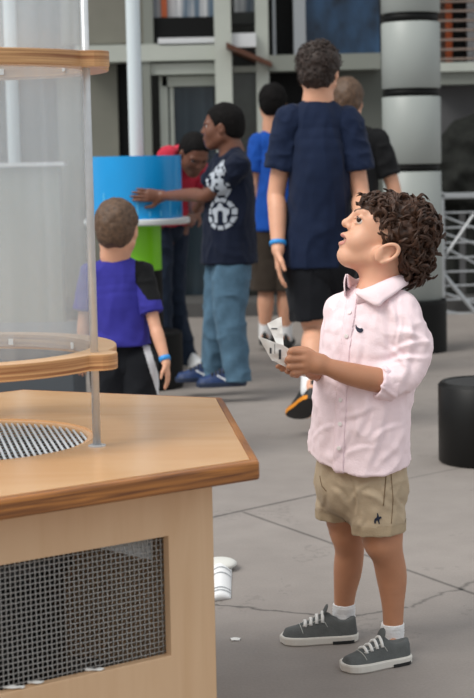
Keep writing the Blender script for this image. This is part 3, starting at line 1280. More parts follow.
def shoe(parent, heel, toe, width, mu, ms, ml=None, up=(0, 0, 1), h=.003, sole_h=.022, stripe=None, swoosh=None, detail=None):
    heel, toe = np.asarray(heel, float), np.asarray(toe, float)
    L = float(np.linalg.norm(toe - heel))
    l = unit(toe - heel)
    up = unit(np.asarray(up, float) - l * (np.asarray(up, float) @ l))
    s = np.cross(up, l)
    hw = width / 2

    def loft(X, Y, Z):
        X, Y, Z = X - heel[0], Y - heel[1], Z - heel[2]
        t = (X * l[0] + Y * l[1] + Z * l[2]) / L
        y = X * s[0] + Y * s[1] + Z * s[2]
        z = X * up[0] + Y * up[1] + Z * up[2]
        w = np.interp(t, SHOE_T, SHOE_W) * hw * .95
        hh = np.interp(t, SHOE_HT, SHOE_H) * L
        taper = 1 - .28 * np.clip(z / (.38 * L), 0, 1)
        q = (np.abs(y) / (w * taper)) ** 2.4 + (np.maximum(z, 0) / hh) ** 2.4
        return (q ** (1 / 2.4) - 1) * np.minimum(w, hh) * .8
    F = Field(h)
    pad = .14
    F._add('u', np.minimum(heel, toe) - pad * .6, np.maximum(heel, toe) + pad * .6, loft, .001)
    F.ell(heel + l * .20 * L + up * .39 * L, (.15 * L, hw * .52, .12 * L), (l, s, up), .006, 'c')
    F.plane(-up, heel + up * sole_h * .4)
    V, Q = F.mesh(smooth=1)
    so = link('shoe', V, Q, mu, parent)

    def outline(grow, n=30):
        ts = (1 - np.cos(np.linspace(0, math.pi, n))) / 2
        w = np.interp(ts, SHOE_T, SHOE_W) * hw
        ts = ts * (1 + grow / L * 2) - grow / L
        a = [(t * L, x + grow) for t, x in zip(ts, w)]
        return a + [(x, -y) for x, y in reversed(a)]
    m = MB()
    rows = [outline(-.002), outline(.001), outline(.0015), outline(.0005)]
    zs = [0, .003, sole_h * .85, sole_h]
    n = len(rows[0])
    VV = [heel + l * x + s * y + up * z for r, z in zip(rows, zs) for x, y in r]
    FF = [[i * n + k, i * n + (k + 1) % n, (i + 1) * n + (k + 1) % n, (i + 1) * n + k] for i in range(3) for k in range(n)]
    FF += [list(range(n))[::-1], [3 * n + k for k in range(n)]]
    m.add(VV, FF)
    sole = m.build('sole', ms, so)
    if stripe:
        for sd in (1, -1):
            m = MB()
            for (t0, t1) in ((.06, .34),) if stripe[1] == 'heel' else ((.03, .97),):
                ts = np.linspace(t0, t1, 14)
                w = np.interp(ts, SHOE_T, SHOE_W) * hw + .0028
                a = [heel + l * (t * L) + s * (sd * x) for t, x in zip(ts, w)]
                z0, z1 = sole_h * stripe[2], sole_h * stripe[3]
                VV = [p + up * z0 for p in a] + [p + up * z1 for p in a] + [p + up * z1 - s * sd * .002 for p in a] + [p + up * z0 - s * sd * .002 for p in a]
                k = len(a)
                m.add(VV, [[r * k + i, r * k + i + 1, ((r + 1) % 4) * k + i + 1, ((r + 1) % 4) * k + i] for r in range(4) for i in range(k - 1)] + [[0, k, 2 * k, 3 * k], [k - 1, 2 * k - 1, 3 * k - 1, 4 * k - 1]])
            m.build('sole_stripe', stripe[0], so)
    tree = BVHTree.FromPolygons(V.tolist(), Q.tolist())
    if ml:
        for t in (.45, .525, .60, .675):
            for dz in (0,):
                pts = []
                for a in np.linspace(-1, 1, 9):
                    p = heel + l * (t + .012 * abs(a)) * L + s * a * hw * .50 + up * .6 * L
                    hit = tree.ray_cast(Vector(p), Vector(-up))
                    if hit[0] is not None:
                        pts.append(np.array(hit[0]) + up * .0018)
                if len(pts) > 2:
                    MB().tube(pts, .0039 * L / .175, 6).build('lace', ml, so, smooth=True)
    if detail:
        mt_, mseam, mdark = detail

        def on(t, a):
            p = heel + l * t * L + s * a * hw * .9 + up * .6 * L
            hit = tree.ray_cast(Vector(p), Vector(-up))
            return None if hit[0] is None else np.array(hit[0]) + up * .0006
        for pts in ([on(.70 + .05 * (1 - a * a), a) for a in np.linspace(-.8, .8, 15)],):
            pts = [p for p in pts if p is not None]
            if len(pts) > 3: MB().tube(pts, .0009, 5).build('seam', mseam, so, smooth=True)
        for sd in (1, -1):
            pts = [on(t, sd * (.42 + .30 * max(0, (.52 - t) / .14) ** 2)) for t in np.linspace(.40, .72, 12)]
            pts = [p for p in pts if p is not None]
            if len(pts) > 3: MB().tube(pts, .0009, 5).build('seam', mseam, so, smooth=True)
        c0 = on(.43, 0)
        if c0 is not None:
            K = Field(.0022)
            a_ = unit(up * .8 - l * .35)
            K.ell(c0 + a_ * .004, (.016, .017, .0035), (s, a_, np.cross(s, a_)), .001)
            tv_, tq_ = K.mesh()
            link('tongue', tv_, tq_, mt_, so)
    if swoosh:
        for sd in (1, -1):
            o = heel + s * sd * .12 + l * .25 * L + up * .10 * L
            poly = inpoly([(0, .95), (.12, .45), (.35, .25), (1, .9), (.4, .02), (.15, .05), (.02, .35)])
            VV, FF = decal(V, Q, o + s * sd * .02, l * .42 * L, up * .2 * L, 26, 14, poly, -s * sd, .0015)
            if FF: link('swoosh', VV, FF, swoosh, so)
    return so


skin_pale = mat('skin_pale', '#d6a184', .5, sss=.12, noise=(25, .05))
skin_tan = mat('skin_tan', '#c48a68', .5, sss=.12, noise=(25, .06))
skin_dark = mat('skin_brown', '#6b4331', .45, sss=.06, noise=(25, .06))
hair_dk = mat('hair_dark_brown', '#2e211b', .6, noise=(60, .4), bump=(80, .4))
hair_br = mat('hair_brown', '#56402f', .6, noise=(70, .4), bump=(90, .4))
hair_bk = mat('hair_black', '#0f0d0d', .8, noise=(90, .4), bump=(120, .8), spec=.15)
eye_white = mat('eye_white', '#e6e0da', .25)
iris_m = mat('iris_brown', '#2a1710', .15)
sock_w = mat('sock_white', '#e3e3e4', .85, bump=(200, .3))
band_b = mat('wristband_blue', '#2f8fd8', .45)


def cloth(name, c, amt=.06, sc=30, rough=.85):
    return mat(name, c, rough, noise=(sc, amt), bump=(260, .25), spec=.18, sheen=.05)


navy = cloth('navy_jersey', '#15213a')
navy2 = cloth('dark_navy_jersey', '#10182b')
blue_t = cloth('blue_jersey', '#184ca2')
black_t = cloth('black_jersey', '#151618')
purple_t = cloth('purple_jersey', '#36348f')
red_t = cloth('red_jersey', '#bd3145')
denim = cloth('washed_denim', '#4d6a7f', .18, 22)
denim_dk = cloth('dark_denim', '#1d2737')
short_bk = cloth('black_shorts', '#17191e')
short_br = cloth('brown_shorts', '#3b332c')
white_rub = mat('white_rubber', '#dcd9d2', .55)
black_rub = mat('black_rubber', '#1b1c1d', .6)


def hair_cap(parent, c, fwd, up, hs, m, seed=1, vol=.05, amp=.02, nape=-.34, fringe=.2, h=.005, curly=0):
    u = unit(fwd)
    v = unit(np.asarray(up, float) - u * (np.asarray(up, float) @ u))
    w = np.cross(v, u)
    c = np.asarray(c, float)
    L = lambda a, b, d: c + hs * (a * u + b * w + d * v)
    F = Field(h)
    F.ell(L(-.07, 0, .13), hs * np.array([.43 + vol, .345 + vol, .39 + vol]), (u, w, v), .02)
    F.ell(L(-.24, 0, -.10), hs * np.array([.24 + vol * .5, .27 + vol * .4, .24]), (u, w, v), .03)
    F.ell(L(.42, 0, -.14), hs * np.array([.34, .6, .30 + fringe]), (u, w, v), .01, 'c')
    F.plane(-v, L(0, 0, nape))
    for s in (1, -1):
        F.ell(L(.0, s * .42, -.12), hs * np.array([.13, .2, .2]), (u, w, v), .01, 'c')
    V, Q = F.mesh(disp=lambda V: hs * amp * (noise3(V, 7 / hs, seed) + .6 * noise3(V, 14 / hs, seed + 1)))
    o = link('hair', V, Q, m, parent)
    if curly:
        r_ = random.Random(seed)
        N = vnormals(V, Q)
        mb = MB()
        for _ in range(curly):
            i = r_.randrange(len(V))
            p, n_ = V[i], N[i]
            if n_ @ v < -.5: continue
            t = unit(np.cross(n_, [r_.gauss(0, 1) for _ in range(3)]))
            b_ = np.cross(n_, t)
            pts = [p + t * hs * .16 * (x - .5) + n_ * hs * .03 * math.sin(x * 9) + b_ * hs * .03 * math.cos(x * 9) for x in np.linspace(0, 1, 9)]
            mb.tube(pts, [hs * .014 * math.sin(.4 + 2.4 * x) for x in np.linspace(0, 1, 9)], 5)
        V2, Q2 = np.array(mb.V), [f for f in mb.F]
        link('curl', V2, Q2, m, o)
    return o


def eyes(parent, Lf, hs, gaze):
    for s in (1, -1):
        p = Lf(.315, s * .15, .02)
        e = MB().sphere(p, .043 * hs).build('eye', eye_white, parent, smooth=True)
        MB().sphere(p + unit(gaze) * .017 * hs, .036 * hs).build('iris', iris_m, e, smooth=True)


def folds(seed, amp, sx=1.0, sz=.35, sc=16):
    def f(V):
        W = V * np.array([sx, sx, sz])
        n1 = noise3(W, sc, seed)
        n2 = noise3(V * np.array([sx, sx, .6]) + .02 * n1[:, None], sc * 2.2, seed + 1)
        return amp * ((1 - np.abs(n1)) ** 2 - .4 + .4 * n2)
    return f


def person(label, sp):
    """One figure: the body is a single surface from crown to feet; clothes, hair and eyes are its parts."""
    Y = sp['Y']
    J = {k: P(v[0], v[1], v[2] if len(v) > 2 else Y) for k, v in sp['J'].items()}
    S, hs, h = sp['S'], sp['hs'], sp.get('h', .005)
    fwd = np.asarray(sp['fwd'], float)
    hf, hu = sp.get('hf', fwd), sp.get('hu', (0, 0, 1))
    F = Field(h)
    Lf, ax = head_prims(F, J['head'], hf, hu, hs)
    hc = J['head']
    F.cone(Lf(-.12, 0, -.22), J['neck'] - np.array([0, 0, .02]), .255 * hs, .275 * hs, .02)
    lat = unit(J['shL'] - J['shR'])
    mid_sh = (J['shL'] + J['shR']) / 2
    hip = (J['hipL'] + J['hipR']) / 2
    F.cone(J['neck'], mid_sh, .055 * S, .06 * S, .04 * S)
    chest = mid_sh * .72 + hip * .28
    waist = mid_sh * .3 + hip * .7
    sw = float(np.linalg.norm(J['shL'] - J['shR'])) / 2
    F.cone(J['shL'], J['shR'], .05 * S, .05 * S, .03 * S)
    F.echain([(mid_sh, (sw * .8, .07 * S)), (chest, (sw * .86, .095 * S)), (waist, (sw * .74, .085 * S)), (hip, (sw * .8, .09 * S))], lat, .03 * S)
    for sd, mir in (('L', -1), ('R', 1)):
        if 'wr' + sd in J:
            sh, el, wr = J['sh' + sd], J['el' + sd], J['wr' + sd]
            F.chain([(sh, .052 * S), (el, .038 * S), (el * .65 + wr * .35, .040 * S), (wr, .027 * S)], .02 * S)
            hd = sp.get('hd' + sd, wr - el)
            hand_prims(F, wr, hd, sp.get('pn' + sd, (0, 1, 0)), sp.get('hl', .175 * S), sp.get('curl' + sd, .3), mirror=sp.get('mir' + sd, mir))
        hp, kn, an = J['hip' + sd], J['kn' + sd], J['an' + sd]
        calf = kn * .68 + an * .32 - unit(fwd) * .012 * S
        F.chain([(hp, .085 * S), (kn * .6 + hp * .4, .07 * S), (kn, .052 * S), (calf, .055 * S), (an, .034 * S)], .03 * S)
        ft = unit(sp.get('ft' + sd, fwd))
        uv = unit(np.asarray(sp.get('upf' + sd, (0, 0, 1)), float))
        F.cone(an - ft * .02 * S - uv * .03 * S, an + ft * .09 * S - uv * .058 * S, .03 * S, .018 * S, .02 * S)
    V, Q = F.mesh()
    base = np.array([hip[0], hip[1], 0.0])
    body = link('person', V, Q, sp['skin'], None, base)
    props(body, label, 'person')
    eyes(body, Lf, hs, hf)
    hk = dict(seed=sp.get('seed', 1), h=h)
    hk.update(sp.get('hairk', {}))
    hair_cap(body, J['head'], hf, hu, hs, sp['hair'], **hk)
    # shirt
    T = Field(h)
    hem = P(*sp['hem'], Y) if len(sp['hem']) == 2 else P(*sp['hem'])
    ease = sp.get('ease', .016)
    hw, hd_ = sp['hemw']
    T.cone(J['shL'], J['shR'], .058 * S + .004, .058 * S + .004, .03)
    T.cone(J['neck'] - [0, 0, .012], mid_sh, .062 * S + .002, .08 * S, .04)
    T.echain([(mid_sh, (sw * .84, .08 * S + ease * .5)), (chest, (sw * .92 + ease * .6, .105 * S + ease)), (waist, ((sw * .9 + hw) / 2, (.105 * S + hd_) / 2 + ease * .4)), (hem, (hw, hd_))], lat, .03)
    T.plane((0, 0, -1), hem + [0, 0, .01])
    T.plane(unit(J['neck'] - mid_sh + unit(hf) * .04), J['neck'] - [0, 0, .004])
    parts = [T.mesh(disp=folds(sp.get('seed', 1), sp.get('fold', .009)))]
    for sd in 'LR':
        if 'wr' + sd in J:
            sh, el = J['sh' + sd], J['el' + sd]
            fr = sp.get('sleeve', .72)
            end = sh * (1 - fr) + el * fr
            A_ = Field(h)
            A_.chain([(sh, .062 * S + ease * .3), (end, .062 * S + ease * .5), (end + (el - sh) * .3, .062 * S + ease * .5)], .01)
            A_.plane(el - sh, end)
            parts.append(A_.mesh(disp=folds(sp.get('seed', 1) + 5, sp.get('fold', .009) * .8, 1, 1, 22)))
    SV, SQ = cat(*parts)
    if 'panel' in sp:                              # second cloth colour sewn into the shirt
        mi = sp['panel'][1](*project(SV[SQ].mean(1)), SV[SQ].mean(1)).astype(int)
        shirt = link('shirt', SV, SQ, [sp['top'], sp['panel'][0]], body, midx=mi)
    else:
        shirt = link('shirt', SV, SQ, sp['top'], body)
    # trousers or shorts
    B_ = Field(h)
    B_.echain([(hip + [0, 0, .10 * S], (sw * .74 + .005, .09 * S)), (hip - [0, 0, .02 * S], (sw * .8 + .008, .105 * S))], lat, .03)
    fr = sp['leg']
    bparts = [B_.mesh(disp=folds(31, .004))]
    for sd in 'LR':
        hp, kn, an = J['hip' + sd], J['kn' + sd], J['an' + sd]
        C_ = Field(h)
        r = sp.get('legr', .092) * S
        if fr <= 1.0:
            e = hp * (1 - fr) + kn * fr
            C_.chain([(hp, r * 1.05), (e, r), (e + (kn - hp) * .2, r)], .02)
            C_.plane(kn - hp, e)
            f_ = folds(41, .008)
        else:
            C_.chain([(hp, r * .95), (hp * .7 + kn * .3, r * .98), (kn, r * .84), (an, r * .72), (an - [0, 0, .06 * S], r * .76)], .04)
            C_.plane((0, 0, -1), an - [0, 0, .05 * S])
            f_ = folds(43, .009, 1.0, 1.1, 13)
        bparts.append(C_.mesh(disp=f_))
    BV, BQ = cat(*bparts)
    trousers = link('jeans' if fr > 1 else 'shorts', BV, BQ, sp['bottom'], body)
    for sd in 'LR':
        an = J['an' + sd]
        ft = np.asarray(sp.get('ft' + sd, fwd), float)
        upv = np.asarray(sp.get('upf' + sd, (0, 0, 1)), float)
        sl = sp['shoe']
        heel = an - unit(ft) * .055 * S - unit(upv) * sl.get('ah', .085) * S
        toe = heel + unit(ft) * sl['L']
        if fr <= 1.0:
            K_ = Field(h)
            kn = J['kn' + sd]
            K_.chain([(an + unit(kn - an) * sl.get('sock', .1) * S, .046 * S), (an - unit(upv) * .03 * S, .042 * S)], .01)
            sv, sq = K_.mesh()
            link('sock', sv, sq, sl.get('sockm', sock_w), body)
        shoe(body, heel, toe, sl['W'], sl['mu'], sl['ms'], sl.get('ml'), upv, h=.005, stripe=sl.get('stripe'), swoosh=sl.get('sw'))
    for sd in 'LR':
        if sp.get('band' + sd):
            el, wr = J['el' + sd], J['wr' + sd]
            p = wr + unit(el - wr) * .03 * S
            a = unit(wr - el)
            MB().tube([p - a * .009, p - a * .008, p + a * .008, p + a * .009], [.030 * S, .036 * S, .036 * S, .030 * S], 20).build('wristband', band_b, body, smooth=True)
    return body, J, (SV, SQ, shirt), (BV, BQ, trousers)


# teenager in navy, walking away
person('teenage boy walking away in a loose navy t-shirt and black shorts', dict(
    Y=6.5, S=.95, hs=.215, fwd=(.05, 1, 0), hf=(.28, .96, .05), skin=skin_pale, hair=hair_dk, seed=3,
    J=dict(head=(319, 71), neck=(318, 103), shL=(291, 121), shR=(347, 123), elL=(277, 188, 6.52), wrL=(278, 250, 6.42), elR=(360, 190, 6.48), wrR=(364, 236, 6.25),
           hipL=(305, 262), hipR=(333, 262), knL=(315, 330, 6.5), anL=(311, 384, 6.3), knR=(331, 335, 6.7), anR=(330, 405, 6.6)),
    hem=(314, 269), hemw=(.158, .11), ease=.03, top=navy, bottom=short_bk, leg=.82, legr=.10, pnL=(1, 0, 0), hdL=(.02, -.05, -1), curlL=.25, bandL=True, mirL=-1,
    upfL=(.1, .45, .9), ftL=(-.25, .85, -.42), hairk=dict(amp=.035, vol=.05, curly=260, nape=-.34),
    shoe=dict(L=.27, W=.10, mu=black_rub, ms=black_rub, stripe=(mat('sole_orange', '#e8921e', .5), 'full', .05, .8), sock=.14)))

# boy in bright blue, half hidden
person('boy in a bright blue t-shirt and brown shorts behind the navy t-shirt teenager', dict(
    Y=9.3, S=.86, hs=.215, fwd=(.1, 1, 0), skin=skin_pale, hair=hair_bk, seed=5, h=.007,
    J=dict(head=(273, 104), neck=(273, 126), shL=(259, 143), shR=(290, 143), elL=(254, 184), wrL=(253, 218), elR=(300, 184), wrR=(300, 215),
           hipL=(266, 232), hipR=(284, 232), knL=(266, 290), anL=(265, 332), knR=(285, 290), anR=(286, 334)),
    hem=(271, 232), hemw=(.145, .10), top=blue_t, bottom=short_br, leg=1.0, legr=.105,
    shoe=dict(L=.25, W=.09, mu=black_rub, ms=black_rub, sock=.14)))

# black t-shirt
person('short-haired boy in a black t-shirt standing beyond the navy t-shirt teenager', dict(
    Y=8.2, S=.93, hs=.215, fwd=(.15, 1, 0), hf=(.1, 1, 0), skin=skin_pale, hair=hair_br, seed=7, h=.006,
    J=dict(head=(347, 101), neck=(350, 126), shL=(332, 141), shR=(377, 141), elL=(325, 190), wrL=(325, 235), elR=(394, 189), wrR=(392, 228),
           hipL=(341, 236), hipR=(365, 236), knL=(341, 302), anL=(341, 362), knR=(366, 302), anR=(366, 362)),
    hem=(354, 250), hemw=(.16, .11), top=black_t, bottom=short_bk, leg=.9, legr=.1,
    shoe=dict(L=.27, W=.1, mu=black_rub, ms=black_rub)))

# boy at the drum
swo = mat('swoosh_white', '#d9dde2', .5)
jb, jJ, (jV, jQ, jshirt), _ = person('boy in dark navy printed t-shirt and blue jeans touching the blue drum', dict(
    Y=7.45, S=.80, hs=.205, fwd=(-1, -.12, 0), hf=(-1, .12, 0), skin=skin_dark, hair=hair_bk, seed=9,
    J=dict(head=(222, 127), neck=(232, 150), shL=(238, 166, 7.32), shR=(225, 163, 7.58), elL=(209, 194, 7.36), wrL=(163, 196, 7.665), elR=(209, 190, 7.66), wrR=(196, 208, 7.78),
           hipL=(232, 256, 7.39), hipR=(225, 256, 7.51), knL=(230, 314, 7.38), anL=(237, 372, 7.36), knR=(219, 312, 7.52), anR=(215, 367, 7.56)),
    hem=(229, 265), hemw=(.155, .132), top=navy2, bottom=denim, leg=2, legr=.110, ease=.028, sleeve=.8,
    pnL=(.0, 1, 0), hdL=(-1, -.08, .08), curlL=.06, hl=.165, mirL=-1, curlR=.1, hdR=(-.3, .9, 0),
    ftL=(-1, -.1, 0), ftR=(-1, -.15, 0), hairk=dict(vol=.03, amp=.012, fringe=.16, nape=-.26),
    shoe=dict(L=.235, W=.09, ah=.08, mu=mat('shoe_blue', '#12305f', .6, noise=(40, .3)), ms=mat('sole_navy', '#1b2a44', .5), ml=black_rub, sw=swo)))
# pale print on the chest: a ring with a dark blot inside, marks above
pm = mat('print_white', '#a9b1bb', .8)


def ringmask(x, y):
    r = math.hypot(x - .5, (y - .5))
    a = math.atan2(y - .5, x - .5)
    return .36 < r < .48 and math.sin(a * 11) > -.75 or .10 < r < .27 + .05 * math.sin(a * 5) and not (abs(x - .5) < .08 and y < .5)


nm_ = np.array([-.55, -.83, 0])
tv = np.array([.83, -.55, 0])
c_ = P(217, 214, 7.3)
VV, FF = decal(jV, jQ, c_ - tv * .075 - np.array([0, 0, .078]), tv * .15, np.array([0, 0, .156]), 34, 34, ringmask, -nm_, .003)
if FF: link('shirt_print', VV, FF, pm, jshirt)
c_ = P(217, 182, 7.3)
blot = random.Random(4)
cells = [[blot.random() < .6 for _ in range(11)] for _ in range(13)]
VV, FF = decal(jV, jQ, c_ - tv * .055 - np.array([0, 0, .09]), tv * .11, np.array([0, 0, .19]), 30, 40,
               lambda x, y: cells[int(y * 12.99)][int(x * 10.99)] and math.hypot((x - .5) / .5, (y - .5) / .5) < 1, -nm_, .003)
if FF: link('shirt_print', VV, FF, pm, jshirt)

# person in red leaning over the far side of the drum
person('person in a red t-shirt bending over the far side of the blue drum', dict(
    Y=8.52, S=.86, hs=.205, fwd=(.45, -.9, 0), hf=(.35, -.72, -.6), hu=(.3, -.5, .8), skin=skin_dark, hair=hair_bk, seed=11,
    J=dict(head=(194, 154, 8.20), neck=(188, 154, 8.36), shL=(196, 166, 8.44), shR=(168, 157, 8.27), elL=(208, 196, 8.42), wrL=(196, 212, 8.20), elR=(160, 190, 8.34), wrR=(168, 208, 8.42),
           hipL=(176, 224, 8.66), hipR=(159, 224, 8.56), knL=(174, 296, 8.62), anL=(187, 356, 8.64), knR=(161, 298, 8.50), anR=(164, 352, 8.52)),
    hem=(169, 227, 8.60), hemw=(.15, .11), top=red_t, bottom=denim_dk, leg=2, legr=.085,
    ftL=(.6, -.75, 0), ftR=(.3, -.9, 0), hairk=dict(vol=.01, amp=.012, fringe=.16, nape=-.22),
    shoe=dict(L=.25, W=.09, mu=mat('shoe_white', '#d8dadc', .6), ms=white_rub)))

# small boy in purple, from behind
stripe_m = mat('stripe_white', '#d8dade', .7)
pbody, pJ, pshirt, (bV, bQ, bsh) = person('small boy in a purple and black jersey seen from behind near the drum', dict(
    Y=5.95, S=.60, hs=.208, fwd=(.15, 1, 0), hf=(.22, 1, .0), skin=skin_pale, hair=hair_br, seed=13, h=.004,
    J=dict(head=(117.5, 229), neck=(115, 250), shL=(91, 274), shR=(142, 272), elL=(84, 318), wrL=(82, 352), elR=(154, 322, 5.9), wrR=(166, 363, 5.84),
           hipL=(110, 362), hipR=(138, 362), knL=(110, 412), anL=(110, 448), knR=(138, 412), anR=(138, 448)),
    hem=(120, 347), hemw=(.125, .09), top=purple_t, bottom=short_bk, leg=.82, legr=.12, sleeve=.82, fold=.007,
    panel=(black_t, lambda px, py, C: (px > 135 + np.maximum(0, (py - 282)) * .7) & (py < 300)), pnR=(-1, .3, 0), hdR=(.12, -.05, -1), curlR=.25, bandR=True, mirR=1,
    hairk=dict(vol=.045, amp=.015, nape=-.34, fringe=.2),
    shoe=dict(L=.19, W=.075, mu=black_rub, ms=white_rub)))
px_, py_ = project(bV[bQ].mean(1))
cx_ = bV[bQ].mean(1)
v_, q_ = lift(bV, bQ, lambda C: (np.abs(project(C)[0] - (147 + (project(C)[1] - 350) * .30)) < 3.6) & (C[:, 1] < 5.97), .002)
if len(q_): link('side_stripe', v_, q_, stripe_m, bsh)

# ================================================================== the curly-haired boy
YH = 3.556
PX = 1 / 450.0


def H(x, y, d=0.0):
    return P(x, y, YH + d)


fz = unit((-.72, -.69, 0))
lf_ = unit((.69, -.72, 0))
hb = Field(.0028)
# head, neck
hd = lambda x, y, d: H(x, y, .015 + d * PX)
R3 = lambda a, b, c: np.array([a, c, b]) * PX       # along x, height, depth
E_ = lambda x, y, d, a, b, c, k=.008, kind='u', axes=None: hb.ell(hd(x, y, d), R3(a, b, c), axes, k, kind)
E_(393, 229.5, 0, 35.5, 31, 30.5, .02)
E_(373, 220, 0, 16.5, 17, 24.5, .02)
E_(367, 237, 0, 17, 20, 21, .02)
for s in (1, -1):
    E_(359, 242, s * 13, 10.5, 10.5, 9, .02)
    hb.cone(hd(350, 257.5, s * 7), hd(381, 257, s * 20), 7 * PX, 8 * PX, .02)
    hb.cone(hd(357.5, 212, s * 4), hd(365, 211.5, s * 17), 2.6 * PX, 2.8 * PX, .012)
E_(350.5, 242, 0, 8.5, 10, 11, .015)
E_(346.5, 255, 0, 9.5, 8.5, 10, .015)
hb.cone(hd(352, 257, 0), hd(374, 264, 0), 9 * PX, 16 * PX, .02)
hb.cone(hd(356, 213, 0), hd(346.8, 223, 0), 2.8 * PX, 3.9 * PX, .010)
hb.sph(hd(345.6, 223.2, 0), 3.9 * PX, .006)
for s in (1, -1):
    hb.sph(hd(349.5, 226.8, s * 4.3), 3.0 * PX, .006)
    E_(345.5, 228.2, s * 2.4, 1.4, 1.0, 1.2, .003, 'c')
    E_(355.5, 220.3, s * 14, 5.5, 3.9, 7.5, .008, 'c')
E_(343.6, 234.6, 0, 3.4, 2.2, 6.5, .008)
E_(342.0, 243.6, 0, 3.6, 2.5, 5.8, .008)
E_(342, 239.2, 0, 5.5, 1.7, 6.5, .003, 'c')
for s in (1, -1):                                     # lids over the eyeballs
    hb.cone(hd(355.2, 217.8, s * 11.5), hd(361, 216.8, s * 17.5), 1.7 * PX, 1.8 * PX, .003)
    hb.cone(hd(361, 216.8, s * 17.5), hd(366.5, 221.5, s * 20), 1.8 * PX, 1.5 * PX, .003)
    hb.cone(hd(355.5, 223.2, s * 12), hd(366, 222.6, s * 19.5), 1.5 * PX, 1.5 * PX, .003)
    eax = (unit((.75, .25 * s, .60)), unit((-.62, 0, .78)), unit((.2, s, -.2)))
    hb.cone(hd(379, 254, s * 26), hd(384, 254, s * 31), 7 * PX, 6.5 * PX, .006)
    hb.ell(hd(387, 254, s * 32.5), np.array([12.5, 8.5, 2.8]) * PX, eax, .006)
    hb.chain([(hd(377.5, 259, s * 33), 2.4 * PX), (hd(378, 252, s * 34), 1.8 * PX), (hd(384, 246.5, s * 36), 2.0 * PX), (hd(393, 244.5, s * 37.5), 2.1 * PX), (hd(398.5, 248, s * 37.5), 2.1 * PX), (hd(397, 254.5, s * 37), 2.0 * PX), (hd(390, 260, s * 36), 1.9 * PX), (hd(382, 262.5, s * 34), 2.4 * PX)], .003)
    hb.ell(hd(387.5, 252.5, s * 37.5), np.array([7.5, 4.2, 2.6]) * PX, eax, .004, 'c')
hb.cone(hd(384, 262, 0), hd(377, 296, 0), 20.5 * PX, 20.5 * PX, .02)
# trunk (inside the shirt)
hb.cone(H(346, 318, .075), H(396, 318, -.03), .028, .028, .02)
hb.echain([(H(374, 306), (.05, .04)), (H(369, 330), (.082, .06)), (H(362, 400, .01), (.085, .07)), (H(361, 455, .02), (.09, .075)), (H(361, 480, .02), (.09, .075))], lf_, .03)
# left arm and hand
hb.chain([(H(398, 320, -.042), .030), (H(405, 374, -.075), .024), (H(385, 380.5, -.095), .0275), (H(350, 374, -.11), .025), (H(327, 366.5, -.115), .0185), (H(320, 365, -.116), .0185)], .02)
vz = np.array([0, 0, 1.0])
hb.ecap(H(321, 364, -.115), H(306, 361, -.118), (.021, .014), (.0255, .0125), vz, .012)
hand_l = [((305, 352.5, -.119), (291.5, 351.5, -.126), (289.5, 353.5, -.107), (296, 354.5, -.098), 3.2),
          ((304, 359, -.122), (289, 359, -.129), (287.5, 361, -.108), (295, 362, -.098), 3.3),
          ((304.5, 365.5, -.121), (290, 366.5, -.127), (289, 368, -.108), (296, 368.5, -.098), 3.2),
          ((306, 371, -.117), (293.5, 373, -.122), (292.5, 374.5, -.105), (298, 374, -.097), 2.8)]
for a, b, c, d, r in hand_l:
    a, b, c, d = H(*a), H(*b), H(*c), H(*d)
    hb.cone(H(312, 362, -.117), a, .010, r * PX * 1.05, .006)
    hb.cone(a, b, r * PX * 1.05, r * PX, .0035)
    hb.cone(b, c, r * PX, r * PX * .92, .0035)
    hb.cone(c, d, r * PX * .92, r * PX * .8, .0035)
hb.chain([(H(317, 358, -.106), 4.6 * PX), (H(306, 350.5, -.092), 3.8 * PX), (H(296, 349.5, -.088), 3.3 * PX), (H(289, 351, -.088), 2.7 * PX)], .004)
# right arm and hand
hb.chain([(H(345, 320, .085), .030), (H(337, 372, .115), .028), (H(328, 375, .07), .0255), (H(314, 371, -.02), .0175)], .02)
hb.ecap(H(313, 370.5, -.022), H(301, 366, -.062), (.018, .012), (.021, .011), vz, .012)
for a, b, c, r in (((299, 361, -.068), (288, 364.5, -.078), (277.5, 366.5, -.092), 2.9), ((299, 365, -.070), (288, 368.5, -.080), (281.5, 369.5, -.090), 2.9),
                   ((300, 369, -.070), (292, 372.5, -.082), (287, 372, -.092), 2.8), ((301, 372, -.066), (297, 375.5, -.080), (293, 375.5, -.089), 2.5)):
    hb.cone(H(304, 366, -.058), H(*a), .009, r * PX, .006)
    hb.cone(H(*a), H(*b), r * PX, r * PX * .95, .0035)
    hb.cone(H(*b), H(*c), r * PX * .95, r * PX * .78, .0035)
hb.chain([(H(308, 366, -.045), 4 * PX), (H(297, 360, -.072), 3.4 * PX), (H(288, 358, -.084), 2.8 * PX)], .004)
# legs
hb.chain([(H(378, 478, -.02), .062), (H(381, 528, -.03), .050), (H(386.5, 550, -.035), .0365), (H(391.5, 576, -.022), .0345), (H(393, 608, -.025), .0245), (H(393, 640, -.028), .0215)], .02)
hb.chain([(H(347, 478, .06), .060), (H(346, 520, .085), .046), (H(350, 540, .09), .034), (H(348, 568, .105), .0335), (H(344.5, 598, .115), .0245), (H(344, 628, .118), .0215)], .02)
hb.sph(H(379.5, 547, -.050), .021, .03)
hb.sph(H(344.5, 540, .078), .020, .03)
shoe_l = (G(410, 660.5), G(342, 671.5))
shoe_r = (G(358, 640), G(280.5, 642.5))
for (hl_, to_), an in ((shoe_l, H(393, 640, -.028)), (shoe_r, H(344, 628, .118))):
    l_ = unit(to_ - hl_)
    hb.cone(an, hl_ + l_ * .04 + [0, 0, .034], .012, .012, .004)
    hb.cone(hl_ + l_ * .04 + [0, 0, .030], hl_ + l_ * .125 + [0, 0, .026], .014, .011, .004)
HV, HQ = hb.mesh(smooth=0)
skin_face = mat('skin_fair', '#dba98d', .48, sss=.15, noise=(18, .04))
